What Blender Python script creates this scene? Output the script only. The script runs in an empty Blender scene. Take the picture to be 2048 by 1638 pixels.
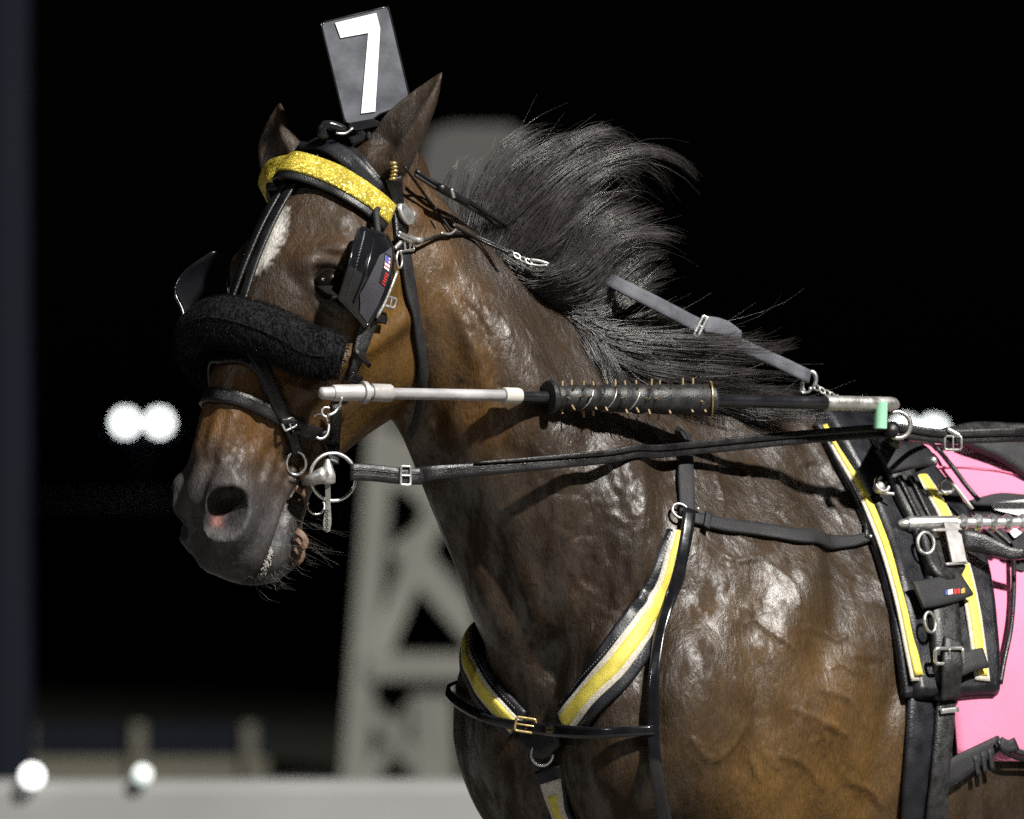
import bpy, bmesh, math, random
import numpy as np
from mathutils import Vector, Matrix
from mathutils.bvhtree import BVHTree
from mathutils import noise as mnoise

random.seed(7); rng = np.random.default_rng(7)
scene = bpy.context.scene
col = scene.collection
R = math.radians

# ------------------------------------------------------------------ camera
CAM = Vector((0.0, -12.0, 1.55))
SCALE = 1500.0                       # photograph pixels per metre at y = 0
cam_data = bpy.data.cameras.new("camera")
cam_data.sensor_width = 36.0
cam_data.lens = 36.0 * 12.0 * SCALE / 2048.0
cam_data.clip_start = 0.5
cam_data.clip_end = 2000.0
cam_data.dof.use_dof = True
cam_data.dof.focus_distance = 11.62
cam_data.dof.aperture_fstop = (cam_data.lens / 1000.0) / 0.047
cam = bpy.data.objects.new("camera", cam_data)
cam.location = CAM
cam.rotation_euler = (R(90), 0, 0)
col.objects.link(cam)
scene.camera = cam

# ------------------------------------------------------------------ night sky and floodlight
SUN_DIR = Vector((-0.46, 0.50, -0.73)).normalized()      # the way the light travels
world = bpy.data.worlds.new("World")
scene.world = world
world.use_nodes = True
wn = world.node_tree
sky = wn.nodes.new("ShaderNodeTexSky")
sky.sky_type = 'NISHITA'
sky.sun_disc = False
sky.sun_elevation = math.asin(-SUN_DIR.z)
sky.sun_rotation = math.atan2(-SUN_DIR.x, -SUN_DIR.y)
wn.links.new(sky.outputs[0], wn.nodes["Background"].inputs[0])
wn.nodes["Background"].inputs[1].default_value = 0.0001
# one floodlight high on a mast behind the photographer's right shoulder
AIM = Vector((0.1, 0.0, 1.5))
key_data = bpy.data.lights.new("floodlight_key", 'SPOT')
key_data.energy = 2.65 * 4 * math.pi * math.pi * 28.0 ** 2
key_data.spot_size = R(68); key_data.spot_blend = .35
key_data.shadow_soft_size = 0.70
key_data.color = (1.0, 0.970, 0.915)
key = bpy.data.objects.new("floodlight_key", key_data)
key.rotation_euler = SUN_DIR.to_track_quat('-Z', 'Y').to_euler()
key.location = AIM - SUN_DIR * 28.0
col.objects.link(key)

# unseen weak fill spot, added from the left to light nose, eye and chest
fill_data = bpy.data.lights.new("fill_spot", 'SPOT')
fill_data.energy = .12 * 4 * math.pi * math.pi * 34.0 ** 2
fill_data.spot_size = R(40); fill_data.spot_blend = .5
fill_data.shadow_soft_size = 0.35
fill_data.color = (0.93, 0.97, 1.0)
fill = bpy.data.objects.new("fill_spot", fill_data)
FILL_DIR = Vector((.52, .62, -.50)).normalized()
fill.rotation_euler = FILL_DIR.to_track_quat('-Z', 'Y').to_euler()
fill.location = AIM - FILL_DIR * 34.0
col.objects.link(fill)

vs = scene.view_settings
vs.view_transform = 'Standard'; vs.look = 'None'; vs.gamma = 1.0
vs.use_curve_mapping = False
vs.exposure = 0.0
scene.cycles.use_denoising = False
scene.cycles.max_bounces = 6
scene.cycles.sample_clamp_indirect = 1.5
scene.cycles.sample_clamp_direct = 10.0

# ------------------------------------------------------------------ helpers
def P(px, py, y):
    """photograph pixel at depth y -> world point"""
    k = (12.0 + y) / (12.0 * SCALE)
    return Vector(((px - 1024.0) * k, y, 1.55 - (py - 819.0) * k))

def pix(p):
    k = 12.0 * SCALE / (12.0 + p[1])
    return (1024 + p[0] * k, 819 - (p[2] - 1.55) * k)

def mesh_obj(name, verts, faces, mat=None, parent=None, smooth=True, edges=()):
    me = bpy.data.meshes.new(name)
    me.from_pydata([tuple(v) for v in verts], list(edges), [tuple(f) for f in faces])
    if smooth:
        me.polygons.foreach_set("use_smooth", [True] * len(me.polygons))
    me.update()
    o = bpy.data.objects.new(name, me)
    col.objects.link(o)
    if mat is not None:
        me.materials.append(mat)
    if parent is not None:
        o.parent = parent
    return o

def tag(o, label=None, cat=None, group=None, kind=None):
    if label: o["label"] = label
    if cat: o["category"] = cat
    if group: o["group"] = group
    if kind: o["kind"] = kind
    return o

def thing(name, label, cat, group=None):
    o = bpy.data.objects.new(name, None)
    o.empty_display_size = 0.05
    col.objects.link(o)
    return tag(o, label, cat, group)

def cr(pts, n, closed=False):
    """centripetal-ish Catmull-Rom through pts (k,d) -> evenly spaced n points"""
    A = np.array([list(p) for p in pts], float)
    k = len(A)
    if k == 2:
        t = np.linspace(0, 1, n)[:, None]
        return A[0] * (1 - t) + A[1] * t
    if closed:
        Q = np.vstack([A[-1], A, A[0], A[1]]); segs = k
    else:
        Q = np.vstack([2 * A[0] - A[1], A, 2 * A[-1] - A[-2]]); segs = k - 1
    out = []
    m = 24
    for i in range(segs):
        p0, p1, p2, p3 = Q[i:i + 4]
        t = np.linspace(0, 1, m, endpoint=False)[:, None]
        out.append(0.5 * ((2 * p1) + (-p0 + p2) * t + (2 * p0 - 5 * p1 + 4 * p2 - p3) * t * t
                          + (-p0 + 3 * p1 - 3 * p2 + p3) * t ** 3))
    C = np.vstack(out + [A[:1] if closed else A[-1:]])
    d = np.r_[0, np.cumsum(np.linalg.norm(np.diff(C, axis=0), axis=1))]
    s = np.linspace(0, d[-1], n + 1)[:-1] if closed else np.linspace(0, d[-1], n)
    return np.stack([np.interp(s, d, C[:, j]) for j in range(C.shape[1])], 1)

def grid_faces(nr, nc, closed_c=True, off=0, caps=False):
    f = []
    cc = nc if closed_c else nc - 1
    for i in range(nr - 1):
        for j in range(cc):
            a = off + i * nc + j; b = off + i * nc + (j + 1) % nc
            f.append((a, b, b + nc, a + nc))
    if caps:
        f.append(tuple(off + j for j in range(nc))[::-1])
        f.append(tuple(off + (nr - 1) * nc + j for j in range(nc)))
    return f

def interp_rows(rows, n):
    """rows: list of flat arrays whose first column is the station; smooth cubic resample"""
    A = np.array(rows, float)
    x = A[:, 0]
    xs = np.linspace(x[0], x[-1], n)
    out = np.zeros((n, A.shape[1])); out[:, 0] = xs
    # monotone-ish Hermite with finite differences
    h = np.diff(x)
    for c in range(1, A.shape[1]):
        y = A[:, c]
        d = np.diff(y) / h
        m = np.r_[d[0], [(d[i - 1] * h[i] + d[i] * h[i - 1]) / (h[i] + h[i - 1]) for i in range(1, len(d))], d[-1]]
        i = np.clip(np.searchsorted(x, xs, side='right') - 1, 0, len(x) - 2)
        t = (xs - x[i]) / h[i]
        out[:, c] = ((2 * t**3 - 3 * t**2 + 1) * y[i] + (t**3 - 2 * t**2 + t) * h[i] * m[i]
                     + (-2 * t**3 + 3 * t**2) * y[i + 1] + (t**3 - t**2) * h[i] * m[i + 1])
    return out
# ------------------------------------------------------------------ horse: head frame
PSI, PIT = R(42), R(22.5)
FWD = Vector((-math.cos(PSI), -math.sin(PSI), 0))
HU = Vector((0, 0, -1)) * math.cos(PIT) + FWD * math.sin(PIT)      # down the nose
HV = -FWD * math.cos(PIT) - Vector((0, 0, 1)) * math.sin(PIT)      # towards the jaw
HW = Vector((math.sin(PSI), -math.cos(PSI), 0))                    # horse's left
HO = P(590, 262, -0.42)
HM = np.array([list(HU), list(HV), list(HW)])
def H(u, v, w):
    return HO + HU * u + HV * v + HW * w
def to_head(p):
    return (np.asarray(p) - np.array(HO)) @ HM.T

# body frame
PHI = R(42)
BO = P(1090, 819, -0.25); BO.z = 0.0
BR = Vector((math.cos(PHI), math.sin(PHI), 0))                     # rearwards
BW = Vector((math.sin(PHI), -math.cos(PHI), 0))                    # horse's left
def B(a, w, z):
    return BO + BR * a + BW * w + Vector((0, 0, z))

def loft(rings):
    """rings: array (nr,nc,3) -> verts, faces closed with fan caps"""
    nr, nc, _ = rings.shape
    v = rings.reshape(-1, 3).tolist()
    f = grid_faces(nr, nc)
    v.append(rings[0].mean(0).tolist()); v.append(rings[-1].mean(0).tolist())
    a, b = len(v) - 2, len(v) - 1
    for j in range(nc):
        f.append((a, (j + 1) % nc, j))
        f.append((b, (nr - 1) * nc + j, (nr - 1) * nc + (j + 1) % nc))
    return v, f

parts = []
T = [0, .06, .18, .36, .54, .72, .88, 1]
#        u      vtop   vbot   half widths at T (first and last are the midline)
HEAD = [
    [-.050, .100, .215, 0, .022, .036, .042, .042, .036, .022, 0],
    [-.020, .070, .240, 0, .030, .046, .054, .054, .046, .030, 0],
    [.020, .042, .262, 0, .036, .060, .070, .068, .058, .036, 0],
    [.060, .024, .285, 0, .046, .074, .082, .078, .066, .042, 0],
    [.100, .011, .305, 0, .054, .088, .093, .085, .072, .046, 0],
    [.145, .003, .320, 0, .057, .099, .102, .090, .077, .050, 0],
    [.190, .000, .327, 0, .056, .098, .103, .092, .080, .052, 0],
    [.230, .000, .322, 0, .051, .086, .095, .090, .080, .052, 0],
    [.270, .001, .300, 0, .045, .072, .087, .088, .074, .046, 0],
    [.310, .002, .266, 0, .040, .061, .080, .079, .063, .040, 0],
    [.350, .003, .236, 0, .036, .053, .068, .066, .054, .034, 0],
    [.385, .005, .214, 0, .033, .048, .057, .055, .047, .031, 0],
    [.420, .006, .201, 0, .031, .045, .051, .050, .044, .030, 0],
    [.455, .008, .200, 0, .032, .048, .053, .050, .043, .030, 0],
    [.490, .009, .207, 0, .037, .056, .060, .053, .043, .032, 0],
    [.516, .015, .211, 0, .038, .060, .064, .056, .044, .032, 0],
    [.538, .034, .204, 0, .036, .057, .062, .054, .042, .030, 0],
    [.554, .056, .190, 0, .032, .050, .055, .049, .037, .026, 0],
    [.568, .084, .168, 0, .024, .038, .042, .038, .029, .020, 0],
    [.577, .108, .145, 0, .010, .016, .018, .016, .012, .008, 0],
]
def head_part():
    R_ = interp_rows(HEAD, 110)
    rings = []
    for r in R_:
        u, vt, vb = r[0], r[1], r[2]
        ws = r[3:]
        pts = [(vt + t * (vb - vt), w) for t, w in zip(T, ws)]
        pts = pts + [(v, -w) for v, w in pts[-2:0:-1]]
        c = cr(pts, 56, closed=True)
        rings.append([list(H(u, v, w)) for v, w in c])
    return loft(np.array(rings))
parts.append(head_part())

# ears (solid leaf, cupped later by the sculpt pass)
EARS = []
def ear_part(path, widths, thicks, front):
    """path: world points base->tip ; front: direction the opening faces"""
    n = 40
    c = cr(path, n)
    wd = np.interp(np.linspace(0, 1, n), *np.array(widths).T)
    th = np.interp(np.linspace(0, 1, n), *np.array(thicks).T)
    rings = []
    for i in range(n):
        t = Vector(c[min(i + 1, n - 1)] - c[max(i - 1, 0)]).normalized()
        f = (Vector(front) - t * t.dot(Vector(front))).normalized()
        s = t.cross(f).normalized()
        rings.append([list(Vector(c[i]) + s * wd[i] * math.cos(a) + f * th[i] * math.sin(a))
                      for a in np.linspace(0, 2 * math.pi, 24, endpoint=False)])
    return loft(np.array(rings))
EW = [(0, .030), (.15, .036), (.35, .041), (.6, .034), (.8, .021), (.93, .010), (1, .003)]
ET = [(0, .034), (.2, .032), (.5, .024), (.8, .014), (1, .003)]
ear_l_path = [H(.045, .095, .030), P(768, 322, -.405), P(806, 258, -.415), P(848, 198, -.42), P(886, 139, -.415)]
ear_l_front = (-.62, -.62, .25)
ear_r_path = [H(.060, .075, -.036), P(556, 295, -.34), P(555, 255, -.33), P(556, 228, -.325), P(560, 200, -.32)]
ear_r_front = (-.75, -.55, .2)
parts.append(ear_part(ear_l_path, EW, ET, ear_l_front))
parts.append(ear_part(ear_r_path, EW, ET, ear_r_front))

# neck: (crest point, underside point, half widths crest..under)
TN = [0, .05, .16, .34, .52, .70, .86, 1]
NECK = [
    (H(.035, .075, 0), H(.190, .215, 0),        [0, .026, .042, .060, .068, .062, .040, 0]),
    (P(742, 296, -.375), P(800, 850, -.315),    [0, .024, .040, .066, .080, .072, .044, 0]),
    (P(835, 352, -.335), P(838, 920, -.315),    [0, .022, .038, .072, .088, .078, .048, 0]),
    (P(925, 440, -.290), P(872, 1005, -.315),   [0, .022, .038, .078, .094, .084, .054, 0]),
    (P(1030, 535, -.240), P(908, 1095, -.31),   [0, .022, .040, .086, .104, .094, .060, 0]),
    (P(1140, 620, -.180), P(945, 1190, -.305),  [0, .024, .044, .096, .122, .110, .070, 0]),
    (P(1260, 695, -.120), P(985, 1285, -.295),  [0, .026, .050, .112, .148, .134, .082, 0]),
    (P(1390, 755, -.060), P(1050, 1400, -.25),  [0, .028, .056, .128, .180, .170, .100, 0]),
    (P(1540, 815, .010), P(1200, 1500, -.14),   [0, .028, .058, .132, .200, .200, .120, 0]),
    (P(1650, 880, .080), P(1380, 1450, .02),   [0, .026, .050, .110, .170, .170, .100, 0]),
]
def neck_part():
    rows = []
    for k, (a, b, w) in enumerate(NECK):
        rows.append([k] + list(a) + list(b) + w)
    R_ = interp_rows(rows, 90)
    rings = []
    for i, r in enumerate(R_):
        a, b = Vector(r[1:4]), Vector(r[4:7]); ws = r[7:]
        k = min(i / 89 * 1.1, 1)
        lat = (HW * (1 - k) + BW * k)
        d = (b - a).normalized()
        lat = (lat - d * lat.dot(d)).normalized()
        pts = [(t, w) for t, w in zip(TN, ws)]
        L_ = (b - a).length
        pts2 = [(t * L_, w) for t, w in pts]
        pts2 = pts2 + [(v, -w) for v, w in pts2[-2:0:-1]]
        c = cr(pts2, 64, closed=True)
        rings.append([list(a + d * v + lat * w) for v, w in c])
    return loft(np.array(rings))
parts.append(neck_part())

# trunk
TB = [0, .05, .15, .32, .52, .72, .90, 1]
#        a     ztop  zbot  half widths
TRUNK = [
    [-.035, 1.19, 1.05, 0, .030, .055, .075, .080, .075, .045, 0],
    [-.015, 1.27, .985, 0, .060, .110, .150, .158, .140, .085, 0],
    [.020, 1.34, .935, 0, .070, .130, .190, .200, .175, .105, 0],
    [.070, 1.415, .890, 0, .060, .120, .200, .222, .195, .115, 0],
    [.130, 1.475, .855, 0, .050, .108, .200, .236, .210, .120, 0],
    [.220, 1.520, .820, 0, .042, .095, .192, .240, .216, .120, 0],
    [.330, 1.548, .780, 0, .036, .086, .182, .236, .214, .120, 0],
    [.430, 1.552, .750, 0, .036, .086, .184, .240, .222, .130, 0],
    [.560, 1.535, .725, 0, .046, .104, .206, .262, .246, .150, 0],
    [.750, 1.500, .715, 0, .066, .135, .240, .292, .272, .170, 0],
    [1.00, 1.495, .745, 0, .075, .145, .245, .295, .270, .165, 0],
    [1.25, 1.525, .820, 0, .080, .150, .240, .280, .245, .140, 0],
    [1.45, 1.520, .880, 0, .070, .140, .230, .265, .230, .120, 0],
    [1.60, 1.460, .950, 0, .055, .110, .185, .210, .180, .095, 0],
    [1.70, 1.360, 1.06, 0, .030, .060, .095, .105, .090, .050, 0],
]
def trunk_part():
    R_ = interp_rows(TRUNK, 110)
    rings = []
    for r in R_:
        a, zt, zb = r[0], r[1], r[2]
        pts = [(zt + t * (zb - zt), w) for t, w in zip(TB, r[3:])]
        pts = pts + [(v, -w) for v, w in pts[-2:0:-1]]
        c = cr(pts, 64, closed=True)
        rings.append([list(B(a, w, z)) for z, w in c])
    return loft(np.array(rings))
parts.append(trunk_part())

def tube_part(path, rad, n=40, m=20, squash=None):
    c = cr(path, n)
    s = np.r_[0, np.cumsum(np.linalg.norm(np.diff(np.array([list(p) for p in path]), axis=0), axis=1))]
    r = np.interp(np.linspace(0, s[-1], n), s, rad)
    rings = []
    for i in range(n):
        t = Vector(c[min(i + 1, n - 1)] - c[max(i - 1, 0)]).normalized()
        x = BW - t * BW.dot(t); x.normalize(); y = t.cross(x)
        k = 1.0 if squash is None else squash
        rings.append([list(Vector(c[i]) + x * r[i] * k * math.cos(a) + y * r[i] * math.sin(a))
                      for a in np.linspace(0, 2 * math.pi, m, endpoint=False)])
    return loft(np.array(rings))
for sgn, da in ((1, 0.0), (-1, .10)):
    parts.append(tube_part([B(.14 + da * .3, .125 * sgn, 1.12), B(.22 + da * .5, .125 * sgn, .92), B(.23 + da, .115 * sgn, .68), B(.22 + da, .11 * sgn, .47),
                            B(.235 + da, .11 * sgn, .30), B(.225 + da, .11 * sgn, .17), B(.19 + da, .11 * sgn, .075), B(.175 + da, .11 * sgn, .0)],
                           [.105, .10, .066, .046, .031, .040, .048, .064], squash=.82))
    parts.append(tube_part([B(1.38, .15 * sgn, 1.25), B(1.34, .17 * sgn, .98), B(1.46 + da, .155 * sgn, .74), B(1.63 + da, .13 * sgn, .54),
                            B(1.60 + da, .12 * sgn, .34), B(1.57 + da, .12 * sgn, .18), B(1.52 + da, .12 * sgn, .075), B(1.505 + da, .12 * sgn, .0)],
                           [.19, .18, .105, .056, .036, .042, .048, .064], squash=.8))
# shoulder masses
def blob(c, r, axes=None, n=16, m=24):
    v = []
    for i in range(1, n):
        a = math.pi * i / n
        v.append([[c[0] + r * math.sin(a) * math.cos(b), c[1] + r * math.sin(a) * math.sin(b), c[2] + r * math.cos(a)]
                  for b in np.linspace(0, 2 * math.pi, m, endpoint=False)])
    A = np.array(v)[::-1]
    return loft(A)
for sgn in (1, -1):
    parts.append(tube_part([B(.36, .075 * sgn, 1.42), B(.27, .135 * sgn, 1.30), B(.17, .148 * sgn, 1.14), B(.22, .14 * sgn, .98)], [.04, .085, .094, .09]))

# ---- union by voxel remesh
V, F = [], []
for v, f in parts:
    o_ = len(V); V += v; F += [tuple(i + o_ for i in q) for q in f]
raw = mesh_obj("raw_horse", V, F)
bm = bmesh.new(); bm.from_mesh(raw.data)
bmesh.ops.recalc_face_normals(bm, faces=bm.faces); bm.to_mesh(raw.data); bm.free()
md = raw.modifiers.new("remesh", 'REMESH'); md.mode = 'VOXEL'; md.voxel_size = 0.0042; md.adaptivity = 0
dg = bpy.context.evaluated_depsgraph_get()
me = bpy.data.meshes.new_from_object(raw.evaluated_get(dg))
bpy.data.objects.remove(raw)
NV = len(me.vertices)
co = np.zeros(NV * 3); me.vertices.foreach_get("co", co); co = co.reshape(-1, 3)
ed = np.zeros(len(me.edges) * 2, int); me.edges.foreach_get("vertices", ed); ed = ed.reshape(-1, 2)
deg = np.bincount(ed.ravel(), minlength=NV).astype(float)
def lap(x):
    out = np.empty_like(x)
    for c_ in range(x.shape[1]):
        out[:, c_] = np.bincount(ed[:, 0], x[ed[:, 1], c_], NV) + np.bincount(ed[:, 1], x[ed[:, 0], c_], NV)
    return out / deg[:, None]
def smooth(it, w=None, lam=.6):
    global co
    for _ in range(it):
        d = lap(co) - co
        co = co + lam * (d if w is None else d * w[:, None])
def gauss(d, r): return np.exp(-(d / r) ** 2)
h = to_head(co)
# keep ears and muzzle crisper; melt the joins of neck, trunk and shoulder
ear_mask = np.clip((-(h[:, 0]) - .0) / .02, 0, 1) * (np.abs(h[:, 2]) < .2) * (h[:, 1] < .12)
dist_eye = np.linalg.norm(h - np.array([.2, .1, 0]), axis=1)
soft = np.clip((dist_eye - .25) / .12, 0, 1) * (1 - ear_mask)
smooth(6, lam=.5)
smooth(60, w=np.clip(soft + .05, 0, 1) * (1 - ear_mask), lam=.6)

def normals():
    me.vertices.foreach_set("co", co.ravel()); me.update()
    n = np.zeros(NV * 3); me.vertices.foreach_get("normal", n)
    return n.reshape(-1, 3)
# ------------------------------------------------------------------ sculpting
polys = np.zeros(len(me.polygons) * 4, int)
lt = np.zeros(len(me.polygons), int); me.polygons.foreach_get("loop_total", lt)
lv = np.zeros(int(lt.sum()), int); me.loops.foreach_get("vertex_index", lv)
quads = lv.reshape(-1, 4) if (lt == 4).all() else None
def make_bvh():
    me.vertices.foreach_set("co", co.ravel()); me.update()
    if quads is not None:
        fl = quads.tolist()
    else:
        fl = [list(p.vertices) for p in me.polygons]
    return BVHTree.FromPolygons([Vector(c) for c in co.tolist()], fl)
bvh = make_bvh()
def ray(px, py):
    d = (P(px, py, 0.0) - CAM).normalized()
    loc, nor, i, dist = bvh.ray_cast(CAM, d)
    return loc, nor
def hit(px, py):
    l, n = ray(px, py)
    if l is None:
        # off the silhouette: nearest surface point to the pixel ray at head depth
        l, n, i, d = bvh.find_nearest(P(px, py, -0.35))
    return l
def sample_line(pts, step=.004):
    A = np.array([list(p) for p in pts])
    L_ = np.linalg.norm(np.diff(A, axis=0), axis=1).sum()
    return cr(A, max(4, int(L_ / step)))
def mirror_head(pts):
    hp = to_head(np.array(pts)); hp[:, 2] *= -1
    return hp @ HM + np.array(HO)
def field(pts, r):
    """0..1 falloff around a polyline of world points"""
    A = np.asarray(pts, float)
    lo, hi = A.min(0) - 2.6 * r, A.max(0) + 2.6 * r
    idx = np.where(((co > lo) & (co < hi)).all(1))[0]
    if len(idx) == 0: return idx, np.zeros(0)
    d2 = np.full(len(idx), 1e9)
    for k in range(0, len(A), 64):
        blk = A[k:k + 64]
        d2 = np.minimum(d2, ((co[idx][:, None, :] - blk[None]) ** 2).sum(2).min(1))
    return idx, np.exp(-d2 / (r * r))
def ridge(pxs, r, amt, mirror=False, direction=None, world=False):
    """raise (amt>0) or groove (amt<0) along a pixel polyline on the near side"""
    global co
    pts = [Vector(p) for p in pxs] if world else [hit(*p) for p in pxs]
    line = sample_line(pts) if len(pts) > 1 else np.array([list(pts[0])])
    for m in ((False, True) if mirror else (False,)):
        ln = mirror_head(line) if m else line
        idx, f = field(ln, r)
        if len(idx) == 0: continue
        if direction is None:
            co[idx] += NRM[idx] * (f * amt)[:, None]
        else:
            d = np.array(direction, float)
            if m:
                dh = d @ HM.T; dh[2] *= -1; d = dh @ HM
            co[idx] += d[None] * (f * amt)[:, None]
def dot(px, py, r, amt, **k): ridge([(px, py)], r, amt, **k)

NRM = normals()
# --- big forms of the head
dot(640, 470, .030, -.005, mirror=True)                       # hollow above the eye
ridge([(610, 520), (640, 500), (690, 497), (735, 520)], .014, .007, mirror=True)      # brow
ridge([(800, 640), (735, 690), (670, 735), (610, 785)], .015, .010, mirror=True)      # facial crest
ridge([(720, 770), (650, 812), (590, 850)], .022, -.007, mirror=True)
ridge([(585, 690), (560, 760), (520, 850), (490, 910)], .024, -.006, mirror=True)                 # side of the nose
ridge([(780, 560), (800, 680), (790, 780)], .050, .005, mirror=True)                  # masseter
ridge([(640, 860), (600, 900), (560, 930)], .018, -.003, mirror=True)
# neck folds behind the jaw
ridge([(846, 470), (888, 590), (912, 680), (908, 770), (880, 840)], .015, -.006)
ridge([(832, 430), (880, 540), (925, 640), (960, 730), (985, 830)], .013, .005)
ridge([(905, 560), (960, 660), (1000, 760), (1010, 900)], .018, -.006)
ridge([(1000, 600), (1060, 720), (1090, 860), (1120, 1000)], .040, .006)
NRM = normals(); bvh = make_bvh()
# neck and chest muscles
ridge([(870, 900), (930, 1030), (1010, 1180), (1080, 1330)], .020, -.008)              # jugular furrow
ridge([(925, 850), (990, 980), (1060, 1120), (1120, 1250)], .035, .007)
ridge([(1085, 1130), (1100, 1220), (1112, 1330), (1105, 1430)], .017, -.009)
ridge([(1258, 930), (1275, 1050), (1262, 1180), (1215, 1300)], .028, .016)
ridge([(1175, 900), (1180, 1030), (1165, 1160)], .018, -.006)
ridge([(1345, 950), (1338, 1060), (1322, 1200), (1308, 1330), (1306, 1430)], .030, -.010)
ridge([(1318, 1200), (1308, 1330), (1308, 1480)], .016, -.005)   # shoulder furrow
ridge([(1092, 1440), (1100, 1540), (1115, 1630)], .022, -.012)                         # between the breasts
ridge([(985, 1400), (975, 1520)], .040, .008)
ridge([(1200, 1420), (1210, 1540)], .045, .010)
ridge([(1400, 1300), (1385, 1430), (1400, 1560)], .045, .010)                          # point of shoulder
ridge([(1560, 900), (1500, 1060), (1440, 1220)], .030, .007)                           # spine of the scapula
ridge([(1640, 940), (1590, 1100), (1520, 1260)], .022, -.005)
ridge([(1500, 1280), (1520, 1400), (1480, 1530)], .025, -.006)
ridge([(1790, 1180), (1700, 1330), (1610, 1470)], .045, .008)                          # triceps
ridge([(1815, 1330), (1770, 1450), (1740, 1600)], .018, -.007)
ridge([(1560, 1450), (1660, 1520), (1720, 1620)], .022, -.005)
smooth(4, w=np.ones(NV), lam=.5)
NRM = normals(); bvh = make_bvh()

# --- eye socket
EYE_C = H(.194, .061, .088)
hl = to_head(co)
def eye_shape(sg):
    global co
    e = np.array([.189, .064, .100 * sg])
    d = hl - e
    dd = d[:, 0] - .25 * d[:, 1]; ru = dd / .018; rv = d[:, 1] / .031
    rr = np.sqrt(ru ** 2 + rv ** 2)
    near = (np.abs(d[:, 2]) < .05)
    lid = np.exp(-((rr - 1.22) / .38) ** 2) * near * np.where(d[:, 0] < 0, 1.0, .65)
    hole = np.clip(1 - rr, 0, 1) ** .5 * near * (rr < 1)
    out = np.array(HW) * sg
    co = co + out[None] * (lid * .0050 - hole * .020)[:, None]
    crease = np.exp(-((rr - 1.75) / .16) ** 2) * near
    co = co + out[None] * (-crease * .0025)[:, None]
for sg in (1, -1): eye_shape(sg)
NRM = normals(); bvh = make_bvh()

# --- nostrils, mouth, lips, chin
hl = to_head(co)
n_hit = to_head(np.array([list(hit(462, 1030))]))[0]
NOS = n_hit.copy()
def nostril(sg):
    global co
    c = NOS * np.array([1, 1, sg])
    d = hl - c
    ca, sa = math.cos(R(14)), math.sin(R(14))
    x = (d[:, 0] * ca + d[:, 1] * sa); y = (-d[:, 0] * sa + d[:, 1] * ca)
    # comma-shaped opening
    x2 = x + .010 * (y / .02) ** 2 * .35
    rr = np.sqrt((x2 / .0325) ** 2 + (y / .0205 * (1 + .25 * np.clip(x2 / .03, -1, 1))) ** 2)
    side = np.clip((hl[:, 2] * sg - .004) / .022, 0, 1) * np.clip((.10 - np.linalg.norm(d, axis=1)) / .03, 0, 1)
    ang_ = np.arctan2(x2, y); rim = np.exp(-((rr - 1.20) / .34) ** 2) * side * (.55 - .45 * np.sin(ang_ - .9) * 0 - .45 * np.cos(ang_))
    hole = np.clip(1.02 - rr, 0, 1) ** .55 * side
    outd = (np.array(HW) * sg * .85 - np.array(HV) * .45); outd /= np.linalg.norm(outd)
    co = co + outd[None] * (rim * .0105)[:, None]
    ind = -np.array(HW) * sg * .80 - np.array(HU) * .55 + np.array(HV) * .15
    co = co + ind[None] * (hole * .048)[:, None]
    return rr, side, d
NR = {}
for sg in (1, -1): NR[sg] = nostril(sg)
NRM = normals(); bvh = make_bvh()
ridge([(418, 930), (400, 985), (388, 1040), (394, 1085)], .013, -.007, mirror=True)
ridge([(500, 905), (470, 935), (430, 960)], .012, .004, mirror=True)
ridge([(600, 972), (578, 1010), (560, 1056), (543, 1105), (520, 1150), (500, 1166)], .0065, -.012, mirror=True)     # mouth
ridge([(590, 960), (566, 1000), (546, 1050), (528, 1100), (505, 1140)], .010, .005, mirror=True)
ridge([(600, 1000), (590, 1040), (572, 1090), (550, 1130)], .014, .005, mirror=True)    # lower lip
ridge([(560, 1165), (590, 1120)], .016, .004)
ridge([(455, 1120), (480, 1110), (510, 1085), (525, 1040)], .010, -.004, mirror=True)
ridge([(420, 1150), (440, 1130), (470, 1128)], .016, .003, mirror=True)
for q in ([(565, 905), (545, 960)], [(585, 915), (570, 955)], [(545, 900), (520, 955)], [(480, 850), (455, 935)],
          [(450, 830), (425, 920)], [(515, 840), (500, 910)], [(430, 800), (405, 890)], [(540, 850), (535, 905)]):
    k_ = random.uniform(.4, 1); ridge(q, .0075, -.0040 * k_, mirror=True)
    ridge([(x + 14, y + 4) for x, y in q], .009, .0030 * k_, mirror=True)
for q in ([(640, 590), (660, 610), (690, 615)], [(625, 560), (640, 600), (670, 625)], [(640, 520), (665, 512), (700, 512)],
          [(632, 535), (650, 522)], [(615, 600), (640, 640), (680, 660)]):
    ridge(q, .005, -.0022, mirror=True)
ridge([(590, 800), (612, 782), (630, 790)], .007, .0025)
ridge([(545, 790), (580, 775), (600, 750)], .006, .003)
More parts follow.
